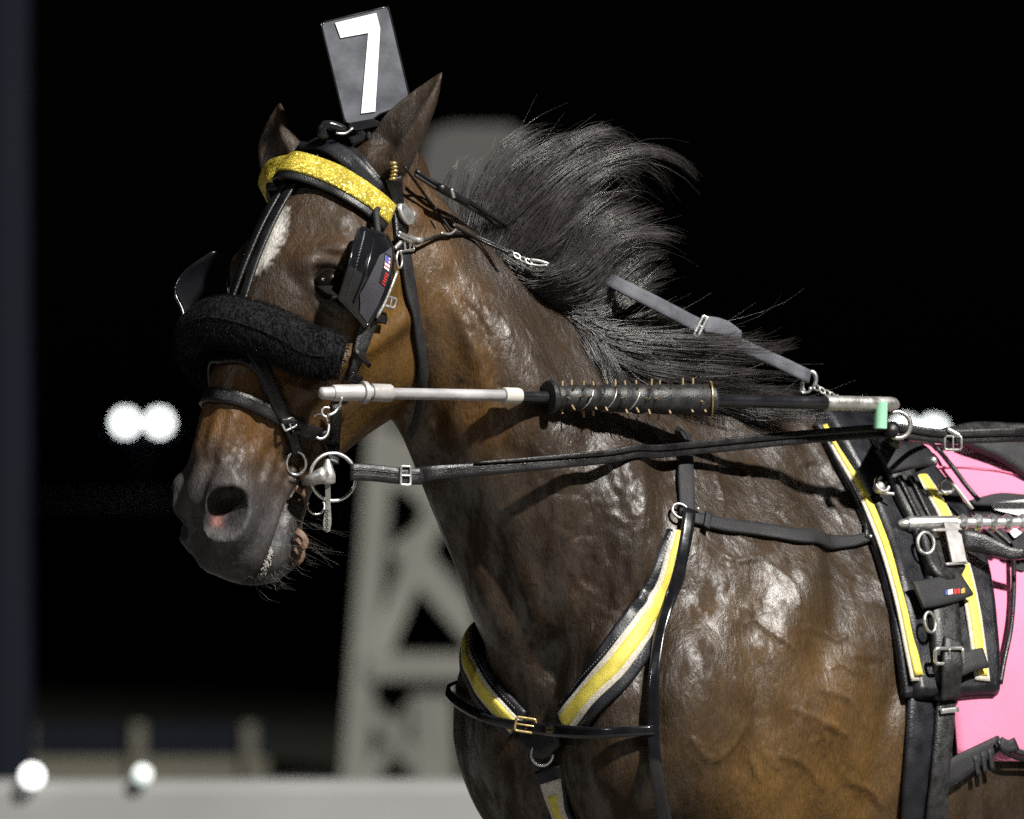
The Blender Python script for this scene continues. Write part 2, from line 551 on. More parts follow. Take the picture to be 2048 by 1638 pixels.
# notch under the nostrils, upper lip, creases of lips and cheek
for w0, w1 in ((-.062, -.004), (.004, .050)):
    ridge([H(.532, .026, w) + HU * .004 for w in np.linspace(w0, w1, 6)], .013, -.0065, world=True)
ridge([H(.562, .078, -.014), H(.564, .082, .014)], .018, .006, world=True)
for k in range(22):
    x = random.uniform(545, 605); y = random.uniform(880, 965); a = random.gauss(R(70), R(18))
    ridge([(x - math.cos(a) * 16, y - math.sin(a) * 16), (x + random.uniform(-3, 3), y), (x + math.cos(a) * 16, y + math.sin(a) * 16)], .0036, random.choice([-.0022, -.0016, .0014]), mirror=True)
for k in range(26):
    x = random.uniform(400, 545); y = random.uniform(1050, 1150); a = random.gauss(R(-40), R(25))
    ridge([(x - math.cos(a) * 14, y - math.sin(a) * 14), (x, y + random.uniform(-3, 3)), (x + math.cos(a) * 14, y + math.sin(a) * 14)], .0034, random.choice([-.0014, -.0010, .0012]), mirror=True)
# --- ear cups
def ear_cup(path, front, sg):
    global co
    c = cr(path, 60)
    idx, _ = field(c[14:], .05)
    tsel = ((co[idx][:, None, :] - c[None, 14:58]) ** 2).sum(2)
    k = tsel.argmin(1) + 14
    t = (c[np.minimum(k + 1, 59)] - c[np.maximum(k - 1, 0)]); t /= np.linalg.norm(t, axis=1)[:, None]
    f = np.array(front)[None] - t * (t @ np.array(front))[:, None]; f /= np.linalg.norm(f, axis=1)[:, None]
    s = np.cross(t, f)
    rel = co[idx] - c[k]
    x = (rel * s).sum(1); y = (rel * f).sum(1)
    wd = np.interp(k / 59, *np.array(EW).T); th = np.interp(k / 59, *np.array(ET).T)
    cup = np.clip(1 - (x / (wd * .72)) ** 2, 0, 1) * (y > -.002) * np.interp(k / 59, [.28, .42, .9, 1], [0, 1, 1, 0])
    co[idx] += -f * (cup * .6 * (y + th * .30))[:, None]
ear_cup(ear_l_path, ear_l_front, 1); ear_cup(ear_r_path, ear_r_front, -1)
smooth(1, lam=.4)
NRM = normals(); bvh = make_bvh()

# --- veins and wet-skin wrinkles
def wiggle(x, y, ang, ln, n=5, amp=7):
    pts = []
    for i in range(n):
        t = i / (n - 1) - .5
        o_ = random.uniform(-amp, amp)
        pts.append((x + math.cos(ang) * ln * t - math.sin(ang) * o_, y + math.sin(ang) * ln * t + math.cos(ang) * o_))
    return pts
VEINS = [
    [(1556, 950), (1563, 1000), (1560, 1026), (1570, 1040)], [(1560, 1028), (1592, 1008), (1618, 1030), (1640, 1062), (1652, 1078)],
    [(1495, 1215), (1530, 1255), (1560, 1275), (1590, 1300)], [(1655, 1270), (1672, 1280), (1690, 1272)],
    [(1662, 1335), (1680, 1327), (1706, 1343)], [(1590, 1420), (1640, 1440), (1690, 1470)], [(1650, 1448), (1672, 1452)],
    [(1620, 980), (1650, 1000), (1680, 1040)], [(1480, 930), (1500, 960), (1510, 1000)], [(1430, 950), (1445, 1000), (1440, 1050)],
    [(1470, 1360), (1500, 1420), (1495, 1500), (1520, 1560)],
    [(1385, 1480), (1420, 1520), (1460, 1500), (1490, 1450)], [(1640, 1380), (1700, 1400), (1730, 1450)],
    [(1560, 1510), (1610, 1530), (1640, 1575)], [(1690, 1560), (1740, 1580), (1760, 1610)],
    [(1420, 1090), (1470, 1120), (1520, 1115)], [(1540, 1130), (1580, 1160), (1600, 1210)],
]
for q in VEINS: ridge(q, .0042, .0026)
for k in range(26):
    x = random.gauss(1262, 26); y = random.uniform(950, 1240); ridge(wiggle(x, y, random.gauss(R(84), R(10)), random.uniform(30, 90), amp=4), .0036, random.choice([-.0018, .0016, -.0013]))
for k in range(26):
    x = random.gauss(965, 30); y = random.uniform(590, 800); ridge(wiggle(x, y, random.gauss(R(66), R(12)), random.uniform(25, 70), amp=4), .0034, random.choice([-.0016, .0014, -.0012]))
for k in range(60):
    x = random.uniform(1380, 1780); y = random.uniform(900, 1600)
    if random.random() < .35: x = random.uniform(1130, 1300); y = random.uniform(980, 1250)
    a = random.gauss(R(50), R(35)); ln = random.uniform(25, 75)
    ridge(wiggle(x, y, a, ln), random.uniform(.0032, .005), random.choice([.0012, .0015, -.0012]))
for k in range(40):
    x = random.uniform(930, 1250); y = random.uniform(600, 1350)
    if x < 900 + (y - 900) * .3: continue
    a = random.gauss(R(62), R(25)); ln = random.uniform(20, 60)
    ridge(wiggle(x, y, a, ln, amp=5), random.uniform(.003, .0045), random.choice([.0010, -.0012, .0012]))
# large soft unevenness of muscle and hide
def fbm(p, s, seed, oct=3):
    out = np.zeros(len(p)); amp = 1
    q = p * s + seed
    for _ in range(oct):
        out += amp * np.array([mnoise.noise(Vector(v)) for v in q]); amp *= .5; q = q * 2.1 + 3.3
    return out
vis = np.where((co[:, 0] < .85) & (co[:, 2] > .85))[0]
vis_n = fbm(co[vis], 14.0, 1.7, 2)
NRM = normals()
bodyw = np.clip((np.linalg.norm(to_head(co[vis]) - np.array([.25, .1, 0]), axis=1) - .22) / .1, .15, 1)
co[vis] += NRM[vis] * (vis_n * .0022 * bodyw)[:, None]
NRM = normals(); bvh = make_bvh()
hl = to_head(co)
# ------------------------------------------------------------------ materials
def N(nt, t, **kw):
    n = nt.nodes.new(t)
    for k, v in kw.items():
        if hasattr(n, k): setattr(n, k, v)
    return n
def mat(name, color, rough=.5, metal=0.0, spec=.5, bump=0.0, bscale=300.0, var=.25, vscale=40.0, coat=0.0, emit=None, estr=0.0, stretch=None, sheen=0.0):
    m = bpy.data.materials.new(name); m.use_nodes = True
    nt = m.node_tree; p = nt.nodes["Principled BSDF"]
    p.inputs["Roughness"].default_value = rough
    p.inputs["Metallic"].default_value = metal
    p.inputs["Specular IOR Level"].default_value = spec
    p.inputs["Coat Weight"].default_value = coat
    p.inputs["Coat Roughness"].default_value = .15
    if sheen: p.inputs["Sheen Weight"].default_value = sheen
    tc = N(nt, "ShaderNodeTexCoord")
    mp = N(nt, "ShaderNodeMapping"); nt.links.new(tc.outputs["Object"], mp.inputs[0])
    if stretch: mp.inputs["Scale"].default_value = stretch
    nz = N(nt, "ShaderNodeTexNoise"); nz.inputs["Scale"].default_value = vscale; nz.inputs["Detail"].default_value = 5
    nt.links.new(mp.outputs[0], nz.inputs["Vector"])
    rm = N(nt, "ShaderNodeMapRange"); rm.inputs[1].default_value = .3; rm.inputs[2].default_value = .7
    rm.inputs[3].default_value = 1 - var; rm.inputs[4].default_value = 1 + var
    nt.links.new(nz.outputs[0], rm.inputs[0])
    mx = N(nt, "ShaderNodeMix", data_type='RGBA', blend_type='MULTIPLY'); mx.inputs[0].default_value = 1
    mx.inputs[6].default_value = (*color, 1); nt.links.new(rm.outputs[0], mx.inputs[7])
    nt.links.new(mx.outputs[2], p.inputs["Base Color"])
    rr = N(nt, "ShaderNodeMapRange"); rr.inputs[1].default_value = .3; rr.inputs[2].default_value = .7
    rr.inputs[3].default_value = max(rough - .12, .03); rr.inputs[4].default_value = min(rough + .12, 1)
    nt.links.new(nz.outputs[0], rr.inputs[0]); nt.links.new(rr.outputs[0], p.inputs["Roughness"])
    if bump:
        b = N(nt, "ShaderNodeTexNoise"); b.inputs["Scale"].default_value = bscale; b.inputs["Detail"].default_value = 3
        nt.links.new(mp.outputs[0], b.inputs["Vector"])
        bp = N(nt, "ShaderNodeBump"); bp.inputs["Strength"].default_value = bump; bp.inputs["Distance"].default_value = .002
        nt.links.new(b.outputs[0], bp.inputs["Height"]); nt.links.new(bp.outputs[0], p.inputs["Normal"])
    if emit:
        p.inputs["Emission Color"].default_value = (*emit, 1); p.inputs["Emission Strength"].default_value = estr
    return m

M = dict(
    leather=mat("black_leather", (.0060, .0056, .0064), .40, bump=.35, bscale=500),
    patent=mat("patent_leather", (.008, .008, .010), .16, bump=.12, bscale=90, coat=.5),
    nylon=mat("black_nylon", (.0085, .0085, .0105), .60, bump=.5, bscale=900),
    webbing=mat("grey_webbing", (.085, .088, .105), .6, bump=.5, bscale=800),
    cell=mat("grey_cell_fabric", (.042, .041, .050), .75, bump=.5, bscale=1100, var=.2, vscale=500),
    padv=mat("black_vinyl", (.0055, .0055, .0085), .42, bump=.3, bscale=350),
    worn=mat("worn_black_leather", (.014, .014, .0145), .46, bump=.4, bscale=420, var=.55, vscale=90),
    chrome=mat("chrome", (.74, .74, .73), .30, metal=.88, var=.1),
    steel=mat("dull_steel", (.46, .45, .43), .40, metal=.80, var=.2, vscale=80, bump=.2, bscale=300),
    alu=mat("anodised_aluminium", (.40, .385, .38), .42, metal=.30, var=.2, bump=.15, bscale=400),
    white_rod=mat("worn_white_rod", (.28, .275, .285), .45, var=.45, vscale=25, bump=.3, bscale=120, stretch=(.25, 1, 1)),
    white_plastic=mat("white_plastic", (.50, .48, .43), .4, var=.1),
    black_plastic=mat("black_plastic", (.012, .012, .014), .2, bump=.2, bscale=60),
    rubber=mat("black_rubber", (.012, .012, .012), .5, bump=.3),
    bristle=mat("amber_bristle", (.30, .215, .12), .5),
    yellow=mat("yellow_vinyl", (.60, .50, .075), .5, bump=.4, bscale=600, var=.16, vscale=70),
    white=mat("white_webbing", (.52, .48, .40), .65, bump=.6, bscale=900, var=.25, vscale=300),
    plate=mat("charcoal_plate", (.080, .086, .100), .45, bump=.15, bscale=200, var=.35, vscale=30),
    numeral=mat("white_numeral", (.90, .90, .90), .5, var=.02),
    pink=mat("pink_cloth", (.64, .185, .31), .8, bump=.5, bscale=900, var=.10, vscale=9, sheen=.2),
    emblem_black=mat("emblem_black", (.010, .010, .012), .6, bump=.3, bscale=500),
    fleece=mat("black_fleece", (.006, .006, .007), .8, bump=.8, bscale=240, spec=.15),
    fleece_hair=mat("fleece_hair", (.0055, .0055, .006), .7, spec=.15),
    mane=mat("mane_hair", (.040, .0345, .0345), .36, spec=.8, var=.35, vscale=20),
    whisker=mat("whisker_hair", (.05, .045, .04), .4),
    brass=mat("brass", (.55, .42, .18), .35, metal=.8, var=.3, vscale=90),
    mint=mat("mint_rubber", (.30, .62, .42), .55, var=.08),
    eye=mat("dark_eye", (.006, .004, .003), .06, coat=1.0, var=.1),
    flag_white=mat("flag_white", (.70, .68, .72), .6, var=.05),
    flag_blue=mat("flag_blue", (.08, .09, .36), .6),
    flag_red=mat("flag_red", (.50, .03, .03), .6),
    gold_print=mat("gold_print", (.42, .26, .05), .6),
    tie=mat("tan_tie", (.13, .075, .045), .6, bump=.4, bscale=300),
    foam=mat("dried_foam", (.34, .33, .30), .7, bump=.6, bscale=500),
    stitch=mat("pale_stitch", (.30, .30, .33), .6),
    mast_dark=mat("mast_head_grey", (.105, .105, .10), .6, var=.2, vscale=2),  # darker grey for the pylon's upper plate
    mast=mat("mast_steel", (.225, .222, .195), .6, var=.2, vscale=2, bump=.2, bscale=10),
    pole=mat("pole_paint", (.006, .008, .014), .85, spec=.15, var=.2, vscale=3),
    wall=mat("barrier_concrete", (.24, .24, .235), .8, var=.18, vscale=1.2, bump=.3, bscale=20),
    shed=mat("weathered_timber", (.115, .108, .082), .8, var=.35, vscale=.9, bump=.3, bscale=8),
    grass=mat("infield_grass", (.014, .018, .008), .95, var=.4, vscale=.5),
    track=mat("track_stone_dust", (.13, .125, .115), .9, var=.3, vscale=1.5, bump=.8, bscale=60),
    lamp_body=mat("lamp_housing", (.05, .05, .05), .5),
    lamp=mat("lamp_glow", (1, 1, 1), .5, emit=(.95, 1.0, .99), estr=20.0),
    marker=mat("marker_glow", (1, 1, 1), .5, emit=(.98, 1.0, .97), estr=2.6),
    lamp_dim=mat("lamp_glow_dim", (1, 1, 1), .5, emit=(.78, .96, .90), estr=.8),
)

# gold glitter: metallic flakes with scattered facets
def glitter():
    m = mat("gold_glitter", (.50, .39, .05), .30, metal=.35, var=.15)
    nt = m.node_tree; p = nt.nodes["Principled BSDF"]
    tc = N(nt, "ShaderNodeTexCoord"); vo = N(nt, "ShaderNodeTexVoronoi"); vo.inputs["Scale"].default_value = 800
    nt.links.new(tc.outputs["Object"], vo.inputs["Vector"])
    vm = N(nt, "ShaderNodeVectorMath", operation='SUBTRACT'); vm.inputs[1].default_value = (.5, .5, .5)
    nt.links.new(vo.outputs["Color"], vm.inputs[0])
    sc = N(nt, "ShaderNodeVectorMath", operation='SCALE'); sc.inputs["Scale"].default_value = 1.0
    nt.links.new(vm.outputs[0], sc.inputs[0])
    ge = N(nt, "ShaderNodeNewGeometry"); ad = N(nt, "ShaderNodeVectorMath", operation='ADD')
    nt.links.new(ge.outputs["Normal"], ad.inputs[0]); nt.links.new(sc.outputs[0], ad.inputs[1])
    no = N(nt, "ShaderNodeVectorMath", operation='NORMALIZE'); nt.links.new(ad.outputs[0], no.inputs[0])
    nt.links.new(no.outputs[0], p.inputs["Normal"])
    return m
M["glitter"] = glitter()

# wet horse coat: colour regions come from the "coat" attribute, wetness from its alpha
def coat_mat():
    m = bpy.data.materials.new("wet_bay_coat"); m.use_nodes = True
    nt = m.node_tree; p = nt.nodes["Principled BSDF"]
    at = N(nt, "ShaderNodeVertexColor"); at.layer_name = "coat"
    tc = N(nt, "ShaderNodeTexCoord")
    mp = N(nt, "ShaderNodeMapping"); mp.inputs["Rotation"].default_value = (0, R(-38), 0); mp.inputs["Scale"].default_value = (1.0, 1.0, .28)
    nt.links.new(tc.outputs["Object"], mp.inputs[0])
    n1 = N(nt, "ShaderNodeTexNoise"); n1.inputs["Scale"].default_value = 20; n1.inputs["Detail"].default_value = 6; n1.inputs["Roughness"].default_value = .65
    nt.links.new(tc.outputs["Object"], n1.inputs["Vector"])
    n2 = N(nt, "ShaderNodeTexNoise"); n2.inputs["Scale"].default_value = 420; n2.inputs["Detail"].default_value = 4; n2.inputs["Roughness"].default_value = .7
    nt.links.new(mp.outputs[0], n2.inputs["Vector"])
    n3 = N(nt, "ShaderNodeTexNoise"); n3.inputs["Scale"].default_value = 85; n3.inputs["Detail"].default_value = 5; n3.inputs["Distortion"].default_value = .6
    mp3 = N(nt, "ShaderNodeMapping"); mp3.inputs["Rotation"].default_value = (0, R(-30), 0); mp3.inputs["Scale"].default_value = (1.0, 1.0, .5)
    nt.links.new(tc.outputs["Object"], mp3.inputs[0]); nt.links.new(mp3.outputs[0], n3.inputs["Vector"])
    n4 = N(nt, "ShaderNodeTexNoise"); n4.inputs["Scale"].default_value = 26; n4.inputs["Detail"].default_value = 7; n4.inputs["Roughness"].default_value = .7
    nt.links.new(mp.outputs[0], n4.inputs["Vector"])
    def rng_(src, a, b, c_, d):
        r = N(nt, "ShaderNodeMapRange"); r.inputs[1].default_value = a; r.inputs[2].default_value = b; r.inputs[3].default_value = c_; r.inputs[4].default_value = d
        nt.links.new(src, r.inputs[0]); return r.outputs[0]
    def mul(a, b):
        x = N(nt, "ShaderNodeMath", operation='MULTIPLY'); nt.links.new(a, x.inputs[0]); nt.links.new(b, x.inputs[1]); return x.outputs[0]
    f = mul(rng_(n1.outputs[0], .3, .7, .70, 1.30), rng_(n2.outputs[0], .3, .7, .60, 1.40))
    mx = N(nt, "ShaderNodeMix", data_type='RGBA', blend_type='MULTIPLY'); mx.inputs[0].default_value = 1
    nt.links.new(at.outputs["Color"], mx.inputs[6]); nt.links.new(f, mx.inputs[7])
    nt.links.new(mx.outputs[2], p.inputs["Base Color"])
    # wetness
    wet = mul(at.outputs["Alpha"], rng_(n4.outputs[0], .40, .60, .10, 1.15))
    nt.links.new(rng_(wet, 0, 1, .60, .36), p.inputs["Roughness"])
    nt.links.new(rng_(wet, .25, 1, .0, 1.0), p.inputs["Coat Weight"]); p.inputs["Coat Roughness"].default_value = .37
    nt.links.new(rng_(wet, 0, 1, .16, .55), p.inputs["Specular IOR Level"])
    b1 = N(nt, "ShaderNodeBump"); b1.inputs["Strength"].default_value = .75; b1.inputs["Distance"].default_value = .0030
    nt.links.new(n3.outputs[0], b1.inputs["Height"])
    b2 = N(nt, "ShaderNodeBump"); b2.inputs["Strength"].default_value = .85; b2.inputs["Distance"].default_value = .0016
    b3 = N(nt, "ShaderNodeBump"); b3.inputs["Strength"].default_value = .40; b3.inputs["Distance"].default_value = .0014
    nt.links.new(n2.outputs[0], b3.inputs["Height"]); nt.links.new(b1.outputs[0], b3.inputs["Normal"]); nt.links.new(b3.outputs[0], p.inputs["Coat Normal"])
    nt.links.new(n2.outputs[0], b2.inputs["Height"]); nt.links.new(b1.outputs[0], b2.inputs["Normal"])
    nt.links.new(b2.outputs[0], p.inputs["Normal"])
    return m
M["coat"] = coat_mat()
# ------------------------------------------------------------------ horse: colour regions, eyes
horse = thing("horse", "dark bay horse with wet glossy coat, white forehead star and dark mane", "horse")
horse.location = (0, 0, 0)
def srgb(*c): return np.array([((v / 255 + .055) / 1.055) ** 2.4 if v > 10 else v / 255 / 12.92 for v in c])
colr = np.tile(np.array([.0215, .0120, .0056]), (NV, 1)); wet = np.full(NV, .75)
def paint(f, c, a=1.0):
    global colr
    f = np.clip(f * a, 0, 1)[:, None]; colr = colr * (1 - f) + np.array(c) * f
def blobf(pts, r):
    f = np.zeros(NV); idx, v = field(np.array([list(p) for p in pts]), r); f[idx] = v; return f
u_, v_, w_ = hl.T
on_head = np.clip((.60 - np.abs(u_ - .3) * 1.0), 0, 1)
tan_ = (.105, .053, .0100)
paint(blobf([hit(760, 700), hit(800, 600), hit(820, 740), hit(740, 850), hit(690, 900), hit(800, 800)], .085), tan_, .85)       # cheek
paint(blobf([hit(850, 400), hit(870, 500), hit(910, 600), hit(930, 760), hit(960, 840)], .05), (.080, .037, .0085), .65)
paint(blobf([hit(1700, 1550), hit(1600, 1600), hit(1650, 1450), hit(1560, 1560)], .13), (.095, .050, .0130), .9)                   # upper arm
paint(blobf([hit(1500, 1250), hit(1560, 1350)], .11), (.055, .030, .0105), .6)
paint(blobf([hit(620, 470), hit(600, 440)], .06), (.040, .020, .0062), .7)
paint(blobf([hit(560, 760), hit(480, 780), hit(440, 840), hit(520, 860)], .05), (.098, .045, .0110), .8)
muz = np.clip((u_ - .415) / .085, 0, 1) * (np.abs(w_) < .12) * (v_ < .30) * (v_ > -.1)
paint(muz, (.036, .033, .034), .95)
for sg in (1, -1):
    d = hl - np.array([.197, .060, .105 * sg])
    paint(np.exp(-((d[:, 0] / .034) ** 2 + (d[:, 1] / .045) ** 2 + (d[:, 2] / .04) ** 2)), (.020, .018, .018), .9)
paint(blobf([hit(460, 1030)], .016), (.012, .010, .010), .9)
paint(blobf([hit(434, 1042)], .0075), (.26, .085, .065), .8)
paint(blobf([hit(447, 1072), hit(462, 1080)], .012), (.10, .095, .095), .6)
# white star with ragged edge
star = np.full(NV, 0.0)
sidx = np.where((u_ > .06) & (u_ < .26) & (np.abs(w_) < .06) & (v_ < .05))[0]
nz_ = np.array([mnoise.noise(Vector((a * 220, b * 160, 0))) for a, b in zip(w_[sidx], u_[sidx])])
cw = -.002; su = (u_[sidx] - .150) / .060
star[sidx] = np.clip(1.0 - np.sqrt(((w_[sidx] - cw) / .037) ** 2 + su ** 2) + nz_ * .22, 0, .25) / .25
paint(star, (.50, .475, .44))
paint(np.clip((-.02 - u_) / .06, 0, 1) * (v_ < .1), (.030, .020, .013), .8)   # ears
# lower legs and hooves dark
paint(np.clip((.55 - co[:, 2]) / .15, 0, 1), (.012, .010, .009))
wet = np.clip(.70 + .35 * blobf([hit(940, 640), hit(1000, 760), hit(1260, 1000), hit(1240, 1150), hit(1500, 1000), hit(1480, 1150), hit(1620, 1000)], .14)
              - .45 * blobf([hit(780, 650), hit(780, 780), hit(700, 900)], .09) - .25 * muz
              - .40 * blobf([hit(1650, 1550), hit(1560, 1600)], .15) - .3 * blobf([hit(620, 470), hit(560, 760)], .06), 0.05, 1)
at_ = me.color_attributes.new("coat", 'FLOAT_COLOR', 'POINT')
at_.data.foreach_set("color", np.column_stack([colr, wet]).astype(np.float32).ravel())
me.vertices.foreach_set("co", co.ravel()); me.update()
me.polygons.foreach_set("use_smooth", [True] * len(me.polygons))
me.materials.clear(); me.materials.append(M["coat"])
me.name = "body"
body = bpy.data.objects.new("body", me); col.objects.link(body); body.parent = horse

def uv_sphere(name, c, r, mat_, parent, scale=(1, 1, 1), n=20, m=28):
    v = []
    for i in range(1, n):
        a = math.pi * i / n
        for b in np.linspace(0, 2 * math.pi, m, endpoint=False):
            v.append((c[0] + r * scale[0] * math.sin(a) * math.cos(b), c[1] + r * scale[1] * math.sin(a) * math.sin(b), c[2] + r * scale[2] * math.cos(a)))
    f = [q[::-1] for q in grid_faces(n - 1, m)]
    v += [(c[0], c[1], c[2] + r * scale[2]), (c[0], c[1], c[2] - r * scale[2])]
    for j in range(m):
        f.append((len(v) - 2, j, (j + 1) % m)); f.append((len(v) - 1, (n - 2) * m + (j + 1) % m, (n - 2) * m + j))
    return mesh_obj(name, v, f, mat_, parent)
for sg in (1, -1):
    uv_sphere("eye", H(.189, .063, .083 * sg), .0245, M["eye"], horse)
# ------------------------------------------------------------------ harness tools
def surf(pxs, off=.004):
    """pixels on the near side of the horse -> points just above the hide, with normals"""
    P_, N_ = [], []
    for q in pxs:
        l, n = ray(q[0], q[1])
        if l is None:
            l, n, i, d = bvh.find_nearest(P(q[0], q[1], -0.3))
        P_.append(l + n * off); N_.append(n)
    return P_, N_
def drape(pts, off, n=None):
    """resample and push points out of the hide; returns points and outward normals"""
    A = np.array([list(p) for p in pts])
    L_ = np.linalg.norm(np.diff(A, axis=0), axis=1).sum()
    c = cr(A, n or max(6, int(L_ / .008)))
    out, nn = [], []
    for q in c:
        v = Vector(q)
        l, nr, i, d = bvh.find_nearest(v)
        sd = (v - l).dot(nr)
        if sd < off: v = l + nr * off
        out.append(v); nn.append(nr)
    # soften normals
    A = np.array([list(x) for x in nn]); B_ = np.array([list(x) for x in out])
    for _ in range(4):
        A[1:-1] = (A[:-2] + A[1:-1] * 2 + A[2:]) / 4
        B_[1:-1] = (B_[:-2] + B_[1:-1] * 2 + B_[2:]) / 4
    return [Vector(x) for x in B_], [Vector(x).normalized() for x in A]
def lift(pts, nrm, off):
    o_ = []
    for p_, n_ in zip(pts, nrm):
        l, nr, i, d = bvh.find_nearest(p_)
        sd = (p_ - l).dot(nr)
        o_.append(l + nr * off if sd < off else p_)
    return o_
def sweep(name, pts, nrm, width, thick, mat_, parent, shift=0.0, bulge=0.0, raise_=0.0, prof=None):
    """flat strap with rounded edges swept along pts; width/shift may vary along it"""
    n = len(pts)
    W_ = np.interp(np.linspace(0, 1, n), np.linspace(0, 1, len(width)), width) if isinstance(width, (list, tuple)) else np.full(n, width)
    S_ = np.interp(np.linspace(0, 1, n), np.linspace(0, 1, len(shift)), shift) if isinstance(shift, (list, tuple)) else np.full(n, shift)
    sec = prof or [(-.5, 0), (-.5, .55), (-.44, .95), (-.2, 1.0), (0, 1.0), (.2, 1.0), (.44, .95), (.5, .55), (.5, 0), (.2, -.05), (-.2, -.05)]
    v = []
    for i in range(n):
        t = (pts[min(i + 1, n - 1)] - pts[max(i - 1, 0)]).normalized()
        nr = (nrm[i] - t * t.dot(nrm[i])).normalized()
        s = t.cross(nr)
        for x, y in sec:
            v.append(pts[i] + s * (x * W_[i] + S_[i]) + nr * (raise_ + y * thick + bulge * (1 - (2 * x) ** 2) * (y > .5)))
    f = [q[::-1] for q in grid_faces(n, len(sec), caps=True)]
    o = mesh_obj(name, v, f, mat_, parent)
    return o
def fix_normals(o):
    bm = bmesh.new(); bm.from_mesh(o.data); bmesh.ops.recalc_face_normals(bm, faces=bm.faces); bm.to_mesh(o.data); bm.free()
    return o
def hstrap(name, pxs, width, mat_, parent, thick=.0035, off=.002, **k):
    """strap lying on the horse along near-side pixels"""
    p_, _ = surf(pxs, off)
    pts, nr = drape(p_, off)
    return fix_normals(sweep(name, pts, nr, width, thick, mat_, parent, **k))
def fstrap(name, pxyd, width, mat_, parent, face=(0, -1, .15), thick=.003, n=None, **k):
    """free-hanging strap through (px,py,depth) points"""
    A = [P(*q) for q in pxyd]
    L_ = sum((A[i + 1] - A[i]).length for i in range(len(A) - 1))
    c = [Vector(x) for x in cr(A, n or max(6, int(L_ / .012)))]
    return fix_normals(sweep(name, c, [Vector(face).normalized()] * len(c), width, thick, mat_, parent, **k))
def tube(name, pts, rad, mat_, parent, n=None, m=10, closed=False):
    A = [Vector(p) for p in pts]
    if n is None:
        L_ = sum((A[i + 1] - A[i]).length for i in range(len(A) - 1))
        n = max(8, min(90, int(L_ / .006)))
    c = cr(A, n, closed=closed)
    r = np.interp(np.linspace(0, 1, n), np.linspace(0, 1, len(rad)), rad) if isinstance(rad, (list, tuple)) else np.full(n, rad)
    v = []
    ref = Vector((.31, .52, .79))
    x = None
    for i in range(n):
        if closed:
            t = Vector(c[(i + 1) % n] - c[i - 1]).normalized()
        else:
            t = Vector(c[min(i + 1, n - 1)] - c[max(i - 1, 0)]).normalized()
        x = (ref if x is None else x); x = (x - t * t.dot(x)).normalized(); y = t.cross(x)
        for a in np.linspace(0, 2 * math.pi, m, endpoint=False):
            v.append(Vector(c[i]) + (x * math.cos(a) + y * math.sin(a)) * r[i])
    f = grid_faces(n, m, caps=not closed)
    if closed:
        # find best twist match for the closing row
        a0 = [v[(n - 1) * m + j] for j in range(m)]
        k = min(range(m), key=lambda s: sum((a0[j] - v[(j + s) % m]).length for j in range(m)))
        f += [((n - 1) * m + j, (n - 1) * m + (j + 1) % m, (j + 1 + k) % m, (j + k) % m) for j in range(m)]
    return fix_normals(mesh_obj(name, v, f, mat_, parent))
def lathe(name, a, b, prof, mat_, parent, m=24):
    """profile [(t,r)] turned about the line a->b"""
    a, b = Vector(a), Vector(b); t = (b - a).normalized()
    x = t.cross(Vector((.2, .5, .9))).normalized(); y = t.cross(x)
    v = []
    for tt, r in prof:
        for k in range(m):
            an = 2 * math.pi * k / m
            v.append(a.lerp(b, tt) + (x * math.cos(an) + y * math.sin(an)) * r)
    o = fix_normals(mesh_obj(name, v, grid_faces(len(prof), m, caps=True), mat_, parent))
    return sharp(o)
def sharp(o, ang=40):
    bm = bmesh.new(); bm.from_mesh(o.data)
    for e in bm.edges:
        if len(e.link_faces) == 2 and e.calc_face_angle(0) > R(ang): e.smooth = False
    bm.to_mesh(o.data); bm.free(); return o
def ringobj(name, c, axis, Rr, r, mat_, parent, arc=(0, 360), sx=1.0, up=(0, 0, 1)):
    c = Vector(c); ax = Vector(axis).normalized()
    x = (Vector(up) - ax * ax.dot(Vector(up))).normalized(); y = ax.cross(x)
    full = arc[1] - arc[0] >= 359
    pts = [c + x * Rr * math.cos(R(a)) + y * Rr * sx * math.sin(R(a)) for a in np.linspace(arc[0], arc[1], 24, endpoint=not full)]
    return tube(name, pts, r, mat_, parent, n=36, m=8, closed=full)
def slab(name, outline, nrm, thick, mat_, parent, bevel=.0):
    """flat plate from an outline of world points, with thickness along nrm"""
    nrm = Vector(nrm).normalized(); k = len(outline)
    c = sum((Vector(p) for p in outline), Vector()) / k
    v = [Vector(p) for p in outline]; rings = [v]
    if bevel:
        ins = [p + (c - p).normalized() * bevel for p in v]
        V_ = [p - nrm * thick * .5 for p in ins] + [p - nrm * (thick * .5 - bevel * .7) for p in v] + [p + nrm * (thick * .5 - bevel * .7) for p in v] + [p + nrm * thick * .5 for p in ins]
        f = grid_faces(4, k, caps=True)
    else:
        V_ = [p - nrm * thick * .5 for p in v] + [p + nrm * thick * .5 for p in v]
        f = grid_faces(2, k, caps=True)
    return fix_normals(mesh_obj(name, V_, f, mat_, parent, smooth=False))
def round_poly(pts, r, n=5):
    """round the corners of a world-space polygon"""
    out = []; k = len(pts)
    for i in range(k):
        p, a, b = Vector(pts[i]), Vector(pts[i - 1]), Vector(pts[(i + 1) % k])
        da = (a - p).normalized() * min(r, (a - p).length * .45); db = (b - p).normalized() * min(r, (b - p).length * .45)
        for t in np.linspace(0, 1, n):
            out.append((p + da) * (1 - t) ** 2 + p * 2 * t * (1 - t) + (p + db) * t ** 2)
    return out
